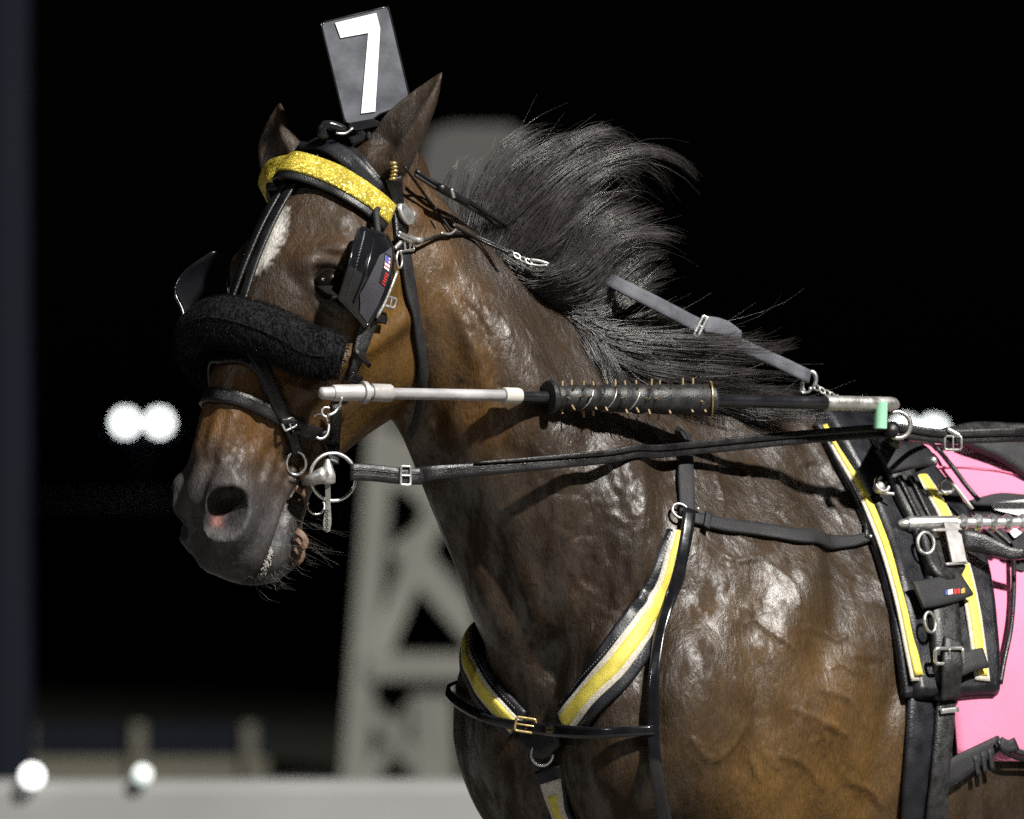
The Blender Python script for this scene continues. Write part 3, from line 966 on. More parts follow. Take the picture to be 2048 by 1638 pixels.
def buckle(name, c, along, nrm, w, l, mat_, parent, r=.0014):
    c = Vector(c); t = Vector(along).normalized(); n_ = Vector(nrm); n_ = (n_ - t * t.dot(n_)).normalized(); s = t.cross(n_)
    q = [c + t * l / 2 + s * w / 2, c + t * l / 2 - s * w / 2, c - t * l / 2 - s * w / 2, c - t * l / 2 + s * w / 2]
    o = tube(name, round_poly(q, min(w, l) * .2, 4), r, mat_, parent, n=40, m=8, closed=True)
    tube("prong", [c - t * l / 2, c + n_ * .001, c + t * l / 2 + n_ * .001], r * .7, mat_, o, m=6)
    return o
def strands(name, lines, rads, mat_, parent, m=3, taper=True):
    """many thin hairs joined in one mesh; lines: list of (n,3) arrays"""
    V_, F_ = [], []; off = 0
    for ln, rd in zip(lines, rads):
        n = len(ln)
        t = np.gradient(ln, axis=0); t /= np.maximum(np.linalg.norm(t, axis=1), 1e-9)[:, None]
        x = np.cross(t, np.array([.13, -.9, .4])); x /= np.maximum(np.linalg.norm(x, axis=1), 1e-9)[:, None]
        y = np.cross(t, x)
        rr = rd * (np.interp(np.linspace(0, 1, n), [0, .6, 1], [1, .85, .25]) if taper else np.ones(n))
        ring = [ln + (x * math.cos(a) + y * math.sin(a)) * rr[:, None] for a in np.linspace(0, 2 * math.pi, m, endpoint=False)]
        V_.append(np.stack(ring, 1).reshape(-1, 3))
        i = np.arange(n - 1)[:, None] * m; j = np.arange(m)[None]
        a_ = i + j; b_ = i + (j + 1) % m
        F_.append(np.stack([a_, b_, b_ + m, a_ + m], 2).reshape(-1, 4) + off); off += n * m
    V_ = np.vstack(V_); F_ = np.vstack(F_)
    me_ = bpy.data.meshes.new(name)
    me_.vertices.add(len(V_)); me_.vertices.foreach_set("co", V_.astype(np.float32).ravel())
    me_.loops.add(F_.size); me_.loops.foreach_set("vertex_index", F_.astype(np.int32).ravel())
    me_.polygons.add(len(F_)); me_.polygons.foreach_set("loop_start", np.arange(0, F_.size, 4, dtype=np.int32))
    me_.polygons.foreach_set("use_smooth", [True] * len(F_))
    me_.update(calc_edges=True)
    o = bpy.data.objects.new(name, me_); col.objects.link(o); me_.materials.append(mat_); o.parent = parent
    return o
def mirror_obj(o, name=None, parent=None):
    """copy a part to the other side of the head"""
    Rm = Matrix((HU, HV, HW)).transposed(); S_ = Matrix.Diagonal((1, 1, -1))
    M3 = Rm @ S_ @ Rm.transposed()
    A = M3.to_4x4(); A.translation = HO - M3 @ HO
    c = o.copy(); c.data = o.data.copy(); c.data.transform(A); c.data.flip_normals()
    col.objects.link(c); c.parent = parent or o.parent
    for ch in o.children:
        mirror_obj(ch, parent=c)
    return c
def dep(px, py, d=0.0):
    """depth of the hide under a pixel, moved towards the camera by d"""
    l, n = ray(px, py)
    return (l.y if l is not None else -.3) - d
# ================================================================== things worn on the head
# ---- bridle
bridle = thing("bridle", "black leather racing bridle with gold glitter browband and blinkers on the horse's head", "bridle")
def both(o): return o, mirror_obj(o)
# crown strap over the poll between the ears
p_, _ = surf([(655, 300), (690, 288), (725, 292)], .004)
cp = [H(.060, .125, .080), H(.020, .075, .052), H(-.004, .055, .0), H(.020, .075, -.052), H(.060, .125, -.080)]
pts, nr = drape(cp, .003, 40); fix_normals(sweep("crown_strap", pts, nr, .030, .004, M["leather"], bridle))
cp = [H(.045, .095, .082), H(.016, .055, .050), H(.002, .040, .0), H(.016, .055, -.050), H(.045, .095, -.082)]
pts, nr = drape(cp, .004, 40); fix_normals(sweep("crown_pad", pts, nr, .024, .006, M["padv"], bridle))
# browband: gold glitter face over a black backing, mirrored about the forehead
bl = [(560, 342), (600, 338), (655, 354), (705, 382), (745, 410), (772, 434)]
bp_, _ = surf(bl, .010)
lh = to_head(np.array([list(p) for p in bp_]))
half = [H(*q) for q in lh if q[2] > .004]
mid_u = lh[0][0] - .004
band = [H(q[0], q[1], -q[2]) for q in (to_head(np.array([list(p) for p in half])))[::-1]] + [H(mid_u, -.006 + .012, 0)] + half
pts, nr = drape(band, .009, 70)
HUv = HU
fix_normals(sweep("browband", pts, nr, .034, .004, M["glitter"], bridle))
bb = fix_normals(sweep("browband_backing", [q - n_ * .004 for q, n_ in zip(pts, nr)], nr, .042, .0045, M["leather"], bridle, shift=.006))
# which side is down? keep the backing towards the nose
tb = (pts[40] - pts[30]).normalized().cross(nr[35])
if tb.dot(HU) < 0:
    bpy.data.objects.remove(bb)
    bb = fix_normals(sweep("browband_backing", [q - n_ * .004 for q, n_ in zip(pts, nr)], nr, .042, .0045, M["leather"], bridle, shift=-.006))
# rosette
rc, rn = surf([(797, 433)], .012); rc, rn = rc[0], rn[0]
rx = (P(822, 446, rc.y) - P(774, 420, rc.y)); rx = (rx - rn * rn.dot(rx)).normalized(); ry = rn.cross(rx)
def oval(a, b, h, n=28): return [rc + rn * h + rx * a * math.cos(t) + ry * b * math.sin(t) for t in np.linspace(0, 2 * math.pi, n, endpoint=False)]
lv_ = [oval(.0165, .0100, -.004), oval(.0175, .0110, .0), oval(.0165, .0100, .003), oval(.014, .0078, .0045), oval(.012, .0062, .003), oval(.006, .003, .0045)]
ros = fix_normals(mesh_obj("rosette", [q for r_ in lv_ for q in r_], grid_faces(6, 28, caps=True), M["chrome"], bridle))
mirror_obj(ros)
# cheek straps
ck = hstrap("cheek_strap", [(786, 352), (789, 400), (794, 450), (798, 505)], .022, M["leather"], bridle, thick=.005); mirror_obj(ck)
lower = hstrap("cheek_strap", [(768, 560), (748, 612), (722, 680), (704, 730), (694, 752)], [.024, .024, .020, .014], M["worn"], bridle, thick=.004, off=.004); mirror_obj(lower)
kp = hstrap("keeper", [(703, 705), (716, 713), (728, 722)], .006, M["leather"], bridle, thick=.004, off=.009)
kp = hstrap("keeper", [(688, 742), (698, 748), (708, 752)], .014, M["patent"], bridle, thick=.005, off=.009)
tl = hstrap("throat_latch", [(800, 502), (812, 570), (826, 650), (838, 720), (847, 785), (840, 832), (824, 868)], [.024, .024, .020, .016, .012, .010], M["nylon"], bridle, thick=.005, off=.004)
# hardware where the cheek straps meet
buckle("buckle", surf([(806, 490)], .010)[0][0], (P(806, 505, 0) - P(802, 470, 0)), surf([(806, 490)])[1][0], .018, .018, M["chrome"], bridle, r=.0018)
c0, n0 = surf([(780, 470), (818, 483), (833, 487)], .014)
tube("swivel_hook", [c0[0], c0[1], c0[2]], [.0022, .0022, .004], M["chrome"], bridle)
c0, n0 = surf([(780, 476), (812, 488)], .013); tube("swivel_hook", c0, .0016, M["chrome"], bridle)
c0, n0 = surf([(773, 502), (785, 489)], .014); tube("cheek_hook", c0, .0026, M["chrome"], bridle)
c0, n0 = surf([(784, 507), (800, 504), (815, 502)], .013); tube("cheek_hook", c0, .0014, M["chrome"], bridle)
# brass bead at the ear
c0, n0 = surf([(787, 325), (788, 338), (784, 352)], .008)
for k, q in enumerate(cr(c0, 5)): uv_sphere("brass_bead", q, .0052, M["brass"], bridle, scale=(1, 1, .55), n=8, m=12)

# ---- blinkers: stiff leather cups standing off the eye
def blinker(parent):
    g = bpy.data.objects.new("blinker", None); col.objects.link(g); g.parent = parent
    rear = [(757, 478), (768, 505), (766, 545), (745, 605), (718, 654)]
    front = [(718, 456), (704, 494), (695, 532), (685, 568), (676, 596)]
    rp = [surf([q], .012)[0][0] for q in rear]
    fl = [.030, .042, .050, .050, .044]
    fp = [P(q[0], q[1], dep(q[0], q[1]) - k) for q, k in zip(front, fl)]
    rp = cr(rp, 26); fp = cr(fp, 26)
    nu = 14; rows = []
    for i in range(26):
        a, b = Vector(rp[i]), Vector(fp[i])
        rows.append([a.lerp(b, t) + HW * (.0035 * math.sin(math.pi * t ** .8)) for t in np.linspace(0, 1, nu)])
    def nrm(i, j):
        x = rows[min(i + 1, 25)][j] - rows[max(i - 1, 0)][j]; y = rows[i][min(j + 1, nu - 1)] - rows[i][max(j - 1, 0)]
        n_ = x.cross(y).normalized()
        return n_ if n_.dot(HW) > 0 else -n_
    outer = [rows[i][j] + nrm(i, j) * .002 for i in range(26) for j in range(nu)]
    inner = [rows[i][j] - nrm(i, j) * .002 for i in range(26) for j in range(nu)]
    f = grid_faces(26, nu, closed_c=False)
    K = 26 * nu
    f += [tuple(x + K for x in q[::-1]) for q in f]
    edge = [j for j in range(nu)] + [i * nu + nu - 1 for i in range(1, 26)] + [25 * nu + j for j in range(nu - 2, -1, -1)] + [i * nu for i in range(24, 0, -1)]
    for a, b in zip(edge, edge[1:] + edge[:1]): f.append((a, a + K, b + K, b))
    cup = sharp(fix_normals(mesh_obj("cup", outer + inner, f, M["patent"], g)), 60)
    tube("binding", [outer[e] for e in edge[::2]], .0022, M["patent"], g, n=90, m=8, closed=True)
    # raised rib and stitching near the front edge
    tube("rib", [rows[i][int(nu * .62)] + nrm(i, int(nu * .62)) * .003 for i in range(3, 24)], .0018, M["patent"], g)
    st = []
    for i in range(2, 24):
        q = rows[i][nu - 3] + nrm(i, nu - 3) * .0026; d_ = (rows[min(i + 1, 25)][nu - 3] - q).normalized() * .0018
        st.append(np.array([list(q - d_), list(q), list(q + d_)]))
    strands("stitching", st, [.0006] * len(st), M["stitch"], g, m=4)
    # grey fabric panel
    def at(s, t):
        i = s * 25; j = t * (nu - 1); i0, j0 = int(min(i, 24)), int(min(j, nu - 2)); fi, fj = i - i0, j - j0
        return rows[i0][j0] * (1 - fi) * (1 - fj) + rows[i0 + 1][j0] * fi * (1 - fj) + rows[i0][j0 + 1] * (1 - fi) * fj + rows[i0 + 1][j0 + 1] * fi * fj
    def nat(s, t): return nrm(int(min(s * 25, 25)), int(min(t * (nu - 1), nu - 1)))
    v = []
    lo = lambda s: .06
    hi = lambda s: np.interp(s, [.14, .3, .8, .93], [.10, .42, .58, .40])
    for s in np.linspace(.14, .95, 22):
        for k in range(7):
            t = lo(s) + (hi(s) - lo(s)) * k / 6
            v.append(at(s, t) + nat(s, t) * .0034)
    mesh_obj("fabric_panel", v, grid_faces(22, 7, closed_c=False), M["cell"], g)
    return g, at, nat
bk, bat, bnat = blinker(bridle)
bkr = bk.copy(); col.objects.link(bkr); bkr.parent = bridle
for ch in list(bk.children): mirror_obj(ch, parent=bkr)
bkr.location = HU * .030 - HW * .042
# flag patch and red lettering on the near cup (print)
def patch(name, s0, s1, t0, t1, mat_, parent, lift_=.0042, skew=0.0):
    v = [bat(s, t + skew * (s - s0)) + bnat(s, t) * lift_ for s in np.linspace(s0, s1, 4) for t in np.linspace(t0, t1, 4)]
    return mesh_obj(name, v, grid_faces(4, 4, closed_c=False), mat_, parent)
patch("flag_border", .24, .56, .10, .30, M["emblem_black"], bk, .0040, -.10)
fw = patch("flag_patch", .27, .40, .14, .28, M["flag_white"], bk, .0046, -.1)
for k in range(3): patch("flag_stripe", .285 + k * .04, .297 + k * .04, .14, .275, M["flag_red"], fw, .0050, -.1)
patch("flag_canton", .27, .335, .20, .28, M["flag_blue"], fw, .0054, -.1)
for k in range(5): patch("red_lettering", .43 + k * .027, .445 + k * .027, .11 + .01 * (k % 2), .20, M["flag_red"], bk, .0046, -.1)
# rod, link and buckle along the rear edge of the near cup
c0 = [surf([q], .018)[0][0] for q in [(773, 545), (762, 575), (750, 605), (738, 632)]]; tube("rod", c0, .0022, M["steel"], bridle)
ringobj("chain_link", surf([(778, 524)], .017)[0][0], surf([(778, 524)])[1][0], .011, .0015, M["chrome"], bridle, sx=.5, up=(.35, 0, 1))
buckle("buckle", surf([(763, 602)], .016)[0][0], P(755, 630, 0) - P(768, 585, 0), surf([(763, 602)])[1][0], .018, .012, M["steel"], bridle, r=.0020)
hstrap("keeper", [(742, 632), (752, 636), (762, 642)], .010, M["leather"], bridle, thick=.004, off=.010)
# stays from the browband to the cups
c0 = [surf([(745, 424)], .010)[0][0], surf([(735, 440)], .018)[0][0], bat(.02, .35)]
sy = tube("blinker_stay", c0, .0045, M["nylon"], bridle); mirror_obj(sy)
ringobj("cheek_ring", surf([(692, 764)], .018)[0][0], (HW + Vector((0, -.4, 0))), .0095, .0017, M["chrome"], bridle, arc=(95, 275), up=(0, 0, 1))

# ---- shadow roll: black fleece tube across the nose
roll = thing("shadow_roll", "thick black fleece shadow roll strapped across the horse's nose", "shadow roll")
side = to_head(np.array([list(surf([q], .030)[0][0]) for q in [(545, 672), (605, 700), (645, 716), (668, 726)]]))
du = side[0][0]
lp = [H(*q) for q in side]
rp_ = [H(q[0] + .014, q[1], -q[2]) for q in side[::-1]]
path = rp_ + [H(du + .010, -.026, -.030), H(du + .002, -.034, 0), H(du - .002, -.027, .030)] + lp
c = cr(path, 60)
rad = np.interp(np.linspace(0, 1, 60), [0, .06, .2, .5, .8, .94, 1], [.022, .027, .029, .029, .029, .028, .023])
v = []; frames = []
for i in range(60):
    t = Vector(c[min(i + 1, 59)] - c[max(i - 1, 0)]).normalized()
    l, n_, _, _ = bvh.find_nearest(Vector(c[i]))
    n_ = (n_ - t * t.dot(n_)).normalized(); s = t.cross(n_)
    frames.append((Vector(c[i]), t, n_, s, rad[i]))
    for a in np.linspace(0, 2 * math.pi, 28, endpoint=False):
        r_ = rad[i] * (1 + .05 * mnoise.noise(Vector((i * .3, math.cos(a) * 2, math.sin(a) * 2))))
        v.append(Vector(c[i]) + s * r_ * math.cos(a) * 1.12 + n_ * r_ * math.sin(a) * .92)
fix_normals(mesh_obj("fleece_core", v, grid_faces(60, 28, caps=True), M["fleece"], roll))
lines, rads = [], []
for k in range(12000):
    i = random.randrange(0, 60); a = random.uniform(0, 2 * math.pi)
    cc, t, n_, s, r_ = frames[i]
    d_ = (s * math.cos(a) + n_ * math.sin(a)).normalized()
    b0 = cc + t * random.uniform(-.004, .004) + s * r_ * math.cos(a) * 1.10 + n_ * r_ * math.sin(a) * .90
    lay = (t * random.gauss(.55, .35) + Vector((0, 0, -.35)) + s * random.gauss(0, .25))
    L_ = random.uniform(.0035, .0075)
    lines.append(np.array([list(b0 - d_ * .001), list(b0 + d_ * L_ * .45 + lay * L_ * .3), list(b0 + d_ * L_ * .65 + lay * L_ * .9)])); rads.append(random.uniform(.00035, .0006))
tag(strands("fleece_pile", lines, rads, M["fleece_hair"], roll), kind="stuff")
seam = [frames[i][0] + frames[i][2] * (rad[i] * .93) + frames[i][3] * .006 for i in range(14, 56)]
tube("seam", seam, .0013, M["fleece"], roll)

# ---- overcheck: strap down the face, over the nose and back to the mouth
over = thing("overcheck", "black overcheck strap running down the horse's face to its nose and mouth rings", "overcheck")
for dw in (-.0085, .0085):
    pth = [H(.015, .040, dw), H(.060, .020, dw), H(.120, .004, dw * 1.05), H(.180, -.004, dw * 1.1), H(.235, -.006, dw * 1.3), H(.262, -.006, dw * 1.5)]
    pts, nr = drape(pth, .003, 50)
    fix_normals(sweep("face_strap", pts, nr, .0135, .004, M["leather"], over))
arch = to_head(np.array([list(p) for p in surf([(470, 716), (492, 720), (520, 742), (538, 785)], .003)[0]]))
ah = [H(*q) for q in arch if q[2] > .002]
pth = [H(q[0], q[1], -q[2]) for q in to_head(np.array([list(p) for p in ah]))[::-1]] + [H(arch[0][0] + .004, -.002, 0)] + ah
pts, nr = drape(pth, .003, 50); fix_normals(sweep("nose_arch", pts, nr, .015, .004, M["leather"], over))
ss = hstrap("side_strap", [(500, 694), (522, 728), (545, 785), (566, 838), (582, 876), (591, 908)], [.018, .019, .019, .018, .016], M["leather"], over, thick=.004, off=.005); mirror_obj(ss)
nb = to_head(np.array([list(p) for p in surf([(440, 793), (475, 797), (520, 815), (560, 836), (600, 856), (636, 868)], .003)[0]]))
nh = [H(*q) for q in nb if q[2] > .002]
pth = [H(q[0], q[1], -q[2]) for q in to_head(np.array([list(p) for p in nh]))[::-1]] + [H(nb[0][0] - .002, -.001, 0)] + nh
pts, nr = drape(pth, .003, 60); fix_normals(sweep("nose_band", pts, nr, .019, .0035, M["leather"], over))
q_ = surf([(566, 846)], .012); bu = buckle("buckle", q_[0][0], P(572, 858, 0) - P(560, 832, 0), q_[1][0], .020, .012, M["chrome"], over, r=.0016)
hstrap("keeper", [(556, 842), (572, 838), (584, 836)], .006, M["leather"], over, off=.011)
hstrap("keeper", [(570, 864), (580, 861), (590, 858)], .006, M["leather"], over, off=.011)
rr_ = ringobj("mouth_ring", surf([(590, 924)], .010)[0][0], surf([(590, 924)])[1][0] + Vector((0, -.5, 0)), .0150, .0019, M["chrome"], over, sx=.82); mirror_obj(rr_)
hs = hstrap("hanger_strap", [(640, 862), (650, 890), (660, 922)], .011, M["leather"], over, off=.004)

# ---- driving bit
bit = thing("driving_bit", "steel driving bit with large ring and long cheek lever at the horse's mouth", "bit")
mc = surf([(602, 962)], .004)[0][0]
yb = mc.y - .030
ringobj("bit_ring", P(666, 954, yb + .012), (.35, -1, .05), .0305, .0024, M["chrome"], bit)
arm = [mc + Vector((.0, .01, 0)), P(618, 960, yb - .002), P(650, 950, yb - .006)]
tube("mouthpiece_arm", arm, [.0035, .005, .0115], M["steel"], bit, m=14)
lathe("cheek_hub", P(655, 918, yb - .006), P(656, 968, yb - .006), [(0, .001), (.02, .003), (.3, .0062), (.6, .0095), (.9, .0100), (.97, .0088), (1, .006)], M["steel"], bit)
q = [P(650, 964, yb - .007), P(661, 964, yb - .007), P(661, 1010, yb - .007), P(663, 1045, yb - .007), P(660, 1062, yb - .007), P(654, 1065, yb - .007), P(647, 1060, yb - .007), P(646, 1045, yb - .007), P(651, 1010, yb - .007)]
slab("cheek_lever", q, (.1, -1, 0), .004, M["steel"], bit, bevel=.0008)
for k in range(5): ringobj("lever_slot", P(654, 1022 + k * 9, yb - .0095), (0, -1, 0), .0018, .0005, M["lamp_body"], bit)
ringobj("curb_ring", P(632, 1012, yb + .02), (.2, -1, .3), .011, .0014, M["chrome"], bit, arc=(60, 300))
# cheek strap from pole down to the bit
fstrap("bit_strap", [(673, 808, dep(673, 808, .018)), (671, 850, dep(671, 850, .016)), (668, 890, dep(668, 890, .014)), (666, 926, yb - .004)], .0145, M["leather"], bit, face=(.2, -1, .1))
mirror_obj(bit.children[0])
# tongue tie around the jaw
tie = thing("tongue_tie", "tan cloth tongue tie knotted behind the horse's chin", "tongue tie")
hstrap("tie_band", [(588, 975), (604, 985), (610, 1008), (604, 1030)], .008, M["tie"], tie, off=.0015, thick=.0025)
for k, (pp) in enumerate([[(592, 1062), (606, 1072), (611, 1088), (600, 1098)], [(590, 1080), (602, 1095), (604, 1112), (592, 1128)], [(586, 1098), (592, 1112), (588, 1130)]]):
    fstrap("tie_end", [(x, y, dep(570, 1060, .0) + .012 * k) for x, y in pp], .009, M["tie"], tie, face=(.3, -.9, .2), thick=.0025)

# ---- number plate
num = thing("head_number", "charcoal plate with a white number 7 standing on the horse's poll", "number plate")
yp = -.40
def pl(x, y, d=0.0):
    return P(x, y, yp + (x - 730) * .00018 + d)
corners = [pl(641, 46), pl(776, 13), pl(821, 205), pl(757, 229), pl(738, 246), pl(700, 250), pl(688, 240)]
pn = (corners[1] - corners[0]).cross(corners[2] - corners[1]).normalized()
if pn.y > 0: pn = -pn
out_ = round_poly(corners[:1], 0) if False else None
ol = []
for i, cpt in enumerate(corners):
    ol += round_poly([corners[i - 1], cpt, corners[(i + 1) % len(corners)]], .008 if i < 3 else .003)[5:10]
slab("plate", ol, pn, .004, M["plate"], num, bevel=.0008)
rim = tube("plate_rim", [p_ + pn * .0015 for p_ in ol], .0013, M["black_plastic"], num, n=90, m=6, closed=True)
sv = [(669, 46), (751, 26), (759, 57), (749, 223), (721, 227), (735, 66), (680, 76)]
slab("numeral", [pl(x, y) + pn * .0032 for x, y in sv], pn, .0012, M["numeral"], num)
slab("bracket", [pl(696, 246, -.004), pl(742, 237, -.004), pl(758, 244, -.004), pl(755, 252, -.004), pl(712, 262, -.004), pl(696, 258, -.004)], pn, .010, M["black_plastic"], num, bevel=.001)
tube("bracket_arm", [pl(690, 262), pl(668, 252), pl(650, 250), pl(643, 262), pl(650, 278)], .0065, M["black_plastic"], num)
tube("clip_wire", [pl(672, 266, -.012), pl(690, 267, -.012), pl(706, 256, -.012)], .0016, M["chrome"], num)
tube("bracket_foot", [pl(715, 258), pl(722, 272), pl(700, 285)], .007, M["black_plastic"], num)
tube("bracket_foot", [pl(735, 262), pl(738, 278)], .004, M["rubber"], num)

# ---- head pole with studded roller
hp = thing("head_pole", "telescoping head pole with white rod and bristled black roller alongside the neck", "head pole")
yA, yB = -.545, -.085
def PP(px, py):
    return P(px, py, yA + (px - 640) / (1792 - 640) * (yB - yA))
lathe("ferrule_tip", PP(638, 786.5), PP(676, 786.5), [(0, .002), (.06, .0058), (.14, .0078), (.5, .0082), (1, .0082)], M["alu"], hp)
lathe("ferrule", PP(664, 786), PP(727, 785), [(0, .004), (.01, .0098), (.05, .0106), (.95, .0106), (.96, .0128), (1, .0128)], M["alu"], hp)
lathe("ferrule_collar", PP(722, 785), PP(734, 785), [(0, .010), (.1, .0145), (.8, .0145), (1, .0105)], M["alu"], hp)
lathe("ferrule_neck", PP(732, 785), PP(746, 785), [(0, .0092), (1, .0092)], M["alu"], hp)
lathe("ferrule_sleeve", PP(741, 785), PP(783, 786), [(0, .0095), (.02, .0115), (.9, .0115), (.97, .0105), (1, .0085)], M["alu"], hp)
lathe("white_rod", PP(780, 787), PP(1012, 791), [(0, .0074), (1, .0074)], M["white_rod"], hp)
lathe("end_cap", PP(1006, 791), PP(1042, 792), [(0, .0085), (.04, .0106), (.8, .0106), (.95, .0095), (1, .0075)], M["white_plastic"], hp)
lathe("black_rod", PP(1038, 794), PP(1660, 806), [(0, .0082), (1, .0088)], M["black_plastic"], hp)
lathe("roller_flange", PP(1094, 795), PP(1106, 795), [(0, .010), (.05, .0215), (.5, .0235), (.95, .0215), (1, .015)], M["rubber"], hp)
uv = lathe("roller", PP(1104, 795), PP(1424, 800), [(0, .014), (.02, .0155)] + [(t_, .0160 + .0050 * t_ + .0011 * math.sin(t_ * 61) * (t_ < .62) + .0006 * math.sin(t_ * 37 + 1)) for t_ in np.linspace(.04, .96, 60)] + [(.98, .0215), (1, .018)], M["worn"], hp)
for k in range(6):
    x = 1168 + k * 23
    ringobj("roller_groove", PP(x, 796 + k * .4), PP(x + 10, 796.2) - PP(x, 796) + Vector((.0, .0, -.004)), .0180 + k * .0003, .0011, M["steel"] if k % 2 == 0 else M["worn"], hp)
ringobj("roller_rim", PP(1421, 800), (1, .1, 0), .0240, .0013, M["brass"], hp)
lines, rads = [], []
ax = (PP(1424, 800) - PP(1104, 795)).normalized(); e1 = ax.cross(Vector((0, 0, 1))).normalized(); e2 = e1.cross(ax)
for k in range(104):
    t = .06 + .88 * ((k % 13) + .5 * ((k // 13) % 2)) / 13 + random.uniform(-.01, .01); a = 2 * math.pi * (k // 13) / 8 + R(90) + random.gauss(0, .08)
    if random.random() < .22: continue
    base = PP(1104, 795).lerp(PP(1424, 800), t); d_ = e1 * math.cos(a) + e2 * math.sin(a)
    r0 = .0160 + .0050 * t
    L_ = random.uniform(.004, .0085)
    lines.append(np.array([list(base + d_ * (r0 - .002)), list(base + d_ * (r0 + L_ * .5)), list(base + d_ * (r0 + L_) + ax * random.gauss(.0, .0005))])); rads.append(.0015)
tag(strands("bristles", lines, rads, M["bristle"], hp, m=6, taper=False), kind="stuff")
lathe("end_tube", PP(1650, 806), PP(1796, 809), [(0, .0088), (.01, .0102), (.9, .0100), (.96, .0085), (1, .004)], M["steel"], hp)
for x in (1668, 1738):
    slab("slot", [PP(x, 812) + Vector((0, -.0100, 0)), PP(x + 30, 812.5) + Vector((0, -.0100, 0)), PP(x + 30, 808.5) + Vector((0, -.0100, 0)), PP(x, 808) + Vector((0, -.0100, 0))], (0, -1, 0), .0012, M["lamp_body"], hp)
# clip that joins the pole to the head
tube("hook", [PP(684, 795) + Vector((0, -.012, 0)), PP(678, 812), PP(668, 826), PP(656, 830)], .0018, M["chrome"], hp)
ringobj("swivel", P(653, 824, yA + .01), (.3, -1, .2), .0062, .0016, M["chrome"], hp, arc=(-40, 200))
ringobj("snap_ring", P(640, 852, yA + .02), (.3, -1, .2), .0165, .0018, M["chrome"], hp, arc=(150, 400), sx=.7)
# ================================================================== mane, whiskers
NX = np.array([[pix(a)[0], a.y] for a, b, w in NECK])
def crest_y(px): return float(np.interp(px, NX[:, 0], NX[:, 1]))
CRE = cr([a for a, b, w in NECK[1:]], 300); CREPX = np.array([pix(q)[0] for q in CRE])
def crest_at(px): return Vector(CRE[int(np.abs(CREPX - px).argmin())])
GUIDES = [  # (weight, strands per lock, pixel path, depth change along it, spread px)
    (2, 30, [(900, 420), (905, 372), (925, 330), (960, 300)], 0, 22),
    (3, 40, [(950, 465), (960, 400), (985, 345), (1030, 310)], 0, 30),
    (9, 75, [(985, 495), (1010, 420), (1055, 345), (1120, 300), (1200, 285)], .01, 34),
    (10, 85, [(1010, 520), (1045, 450), (1090, 380), (1150, 320), (1230, 292), (1290, 318), (1325, 375)], .0, 30),
    (9, 80, [(1035, 540), (1085, 470), (1130, 400), (1180, 345), (1240, 320), (1280, 345)], -.02, 28),
    (7, 70, [(1050, 550), (1110, 505), (1150, 440), (1185, 390), (1230, 365)], -.03, 26),
    (9, 80, [(1010, 540), (1070, 560), (1130, 548), (1170, 505), (1205, 455), (1250, 432), (1290, 418)], -.05, 20),
    (10, 80, [(1040, 560), (1100, 578), (1160, 560), (1205, 505), (1250, 470), (1310, 470), (1360, 492)], -.05, 22),
    (9, 75, [(1090, 595), (1150, 605), (1205, 575), (1250, 530), (1300, 500), (1345, 500)], -.03, 22),
    (8, 70, [(1110, 610), (1170, 630), (1230, 610), (1290, 570), (1340, 560)], -.03, 24),
    (10, 80, [(1120, 620), (1180, 650), (1250, 660), (1330, 650), (1400, 655)], -.04, 24),
    (12, 85, [(1130, 630), (1190, 670), (1270, 690), (1370, 695), (1480, 700), (1530, 680)], -.05, 24),
    (12, 85, [(1150, 650), (1200, 700), (1290, 730), (1400, 745), (1520, 760)], -.05, 22),
    (14, 85, [(1150, 660), (1180, 715), (1205, 760), (1240, 790), (1290, 805)], -.07, 20),
    (12, 85, [(1180, 680), (1230, 730), (1300, 768), (1400, 790), (1500, 805)], -.06, 22),
    (10, 80, [(1260, 715), (1330, 755), (1430, 780), (1540, 790), (1620, 790)], -.03, 20),
    (10, 80, [(1340, 745), (1420, 775), (1520, 800), (1620, 815)], -.03, 18),
    (8, 70, [(1400, 775), (1480, 815), (1580, 830), (1660, 830)], -.04, 14),
]
random.seed(23)
lines, rads = [], []
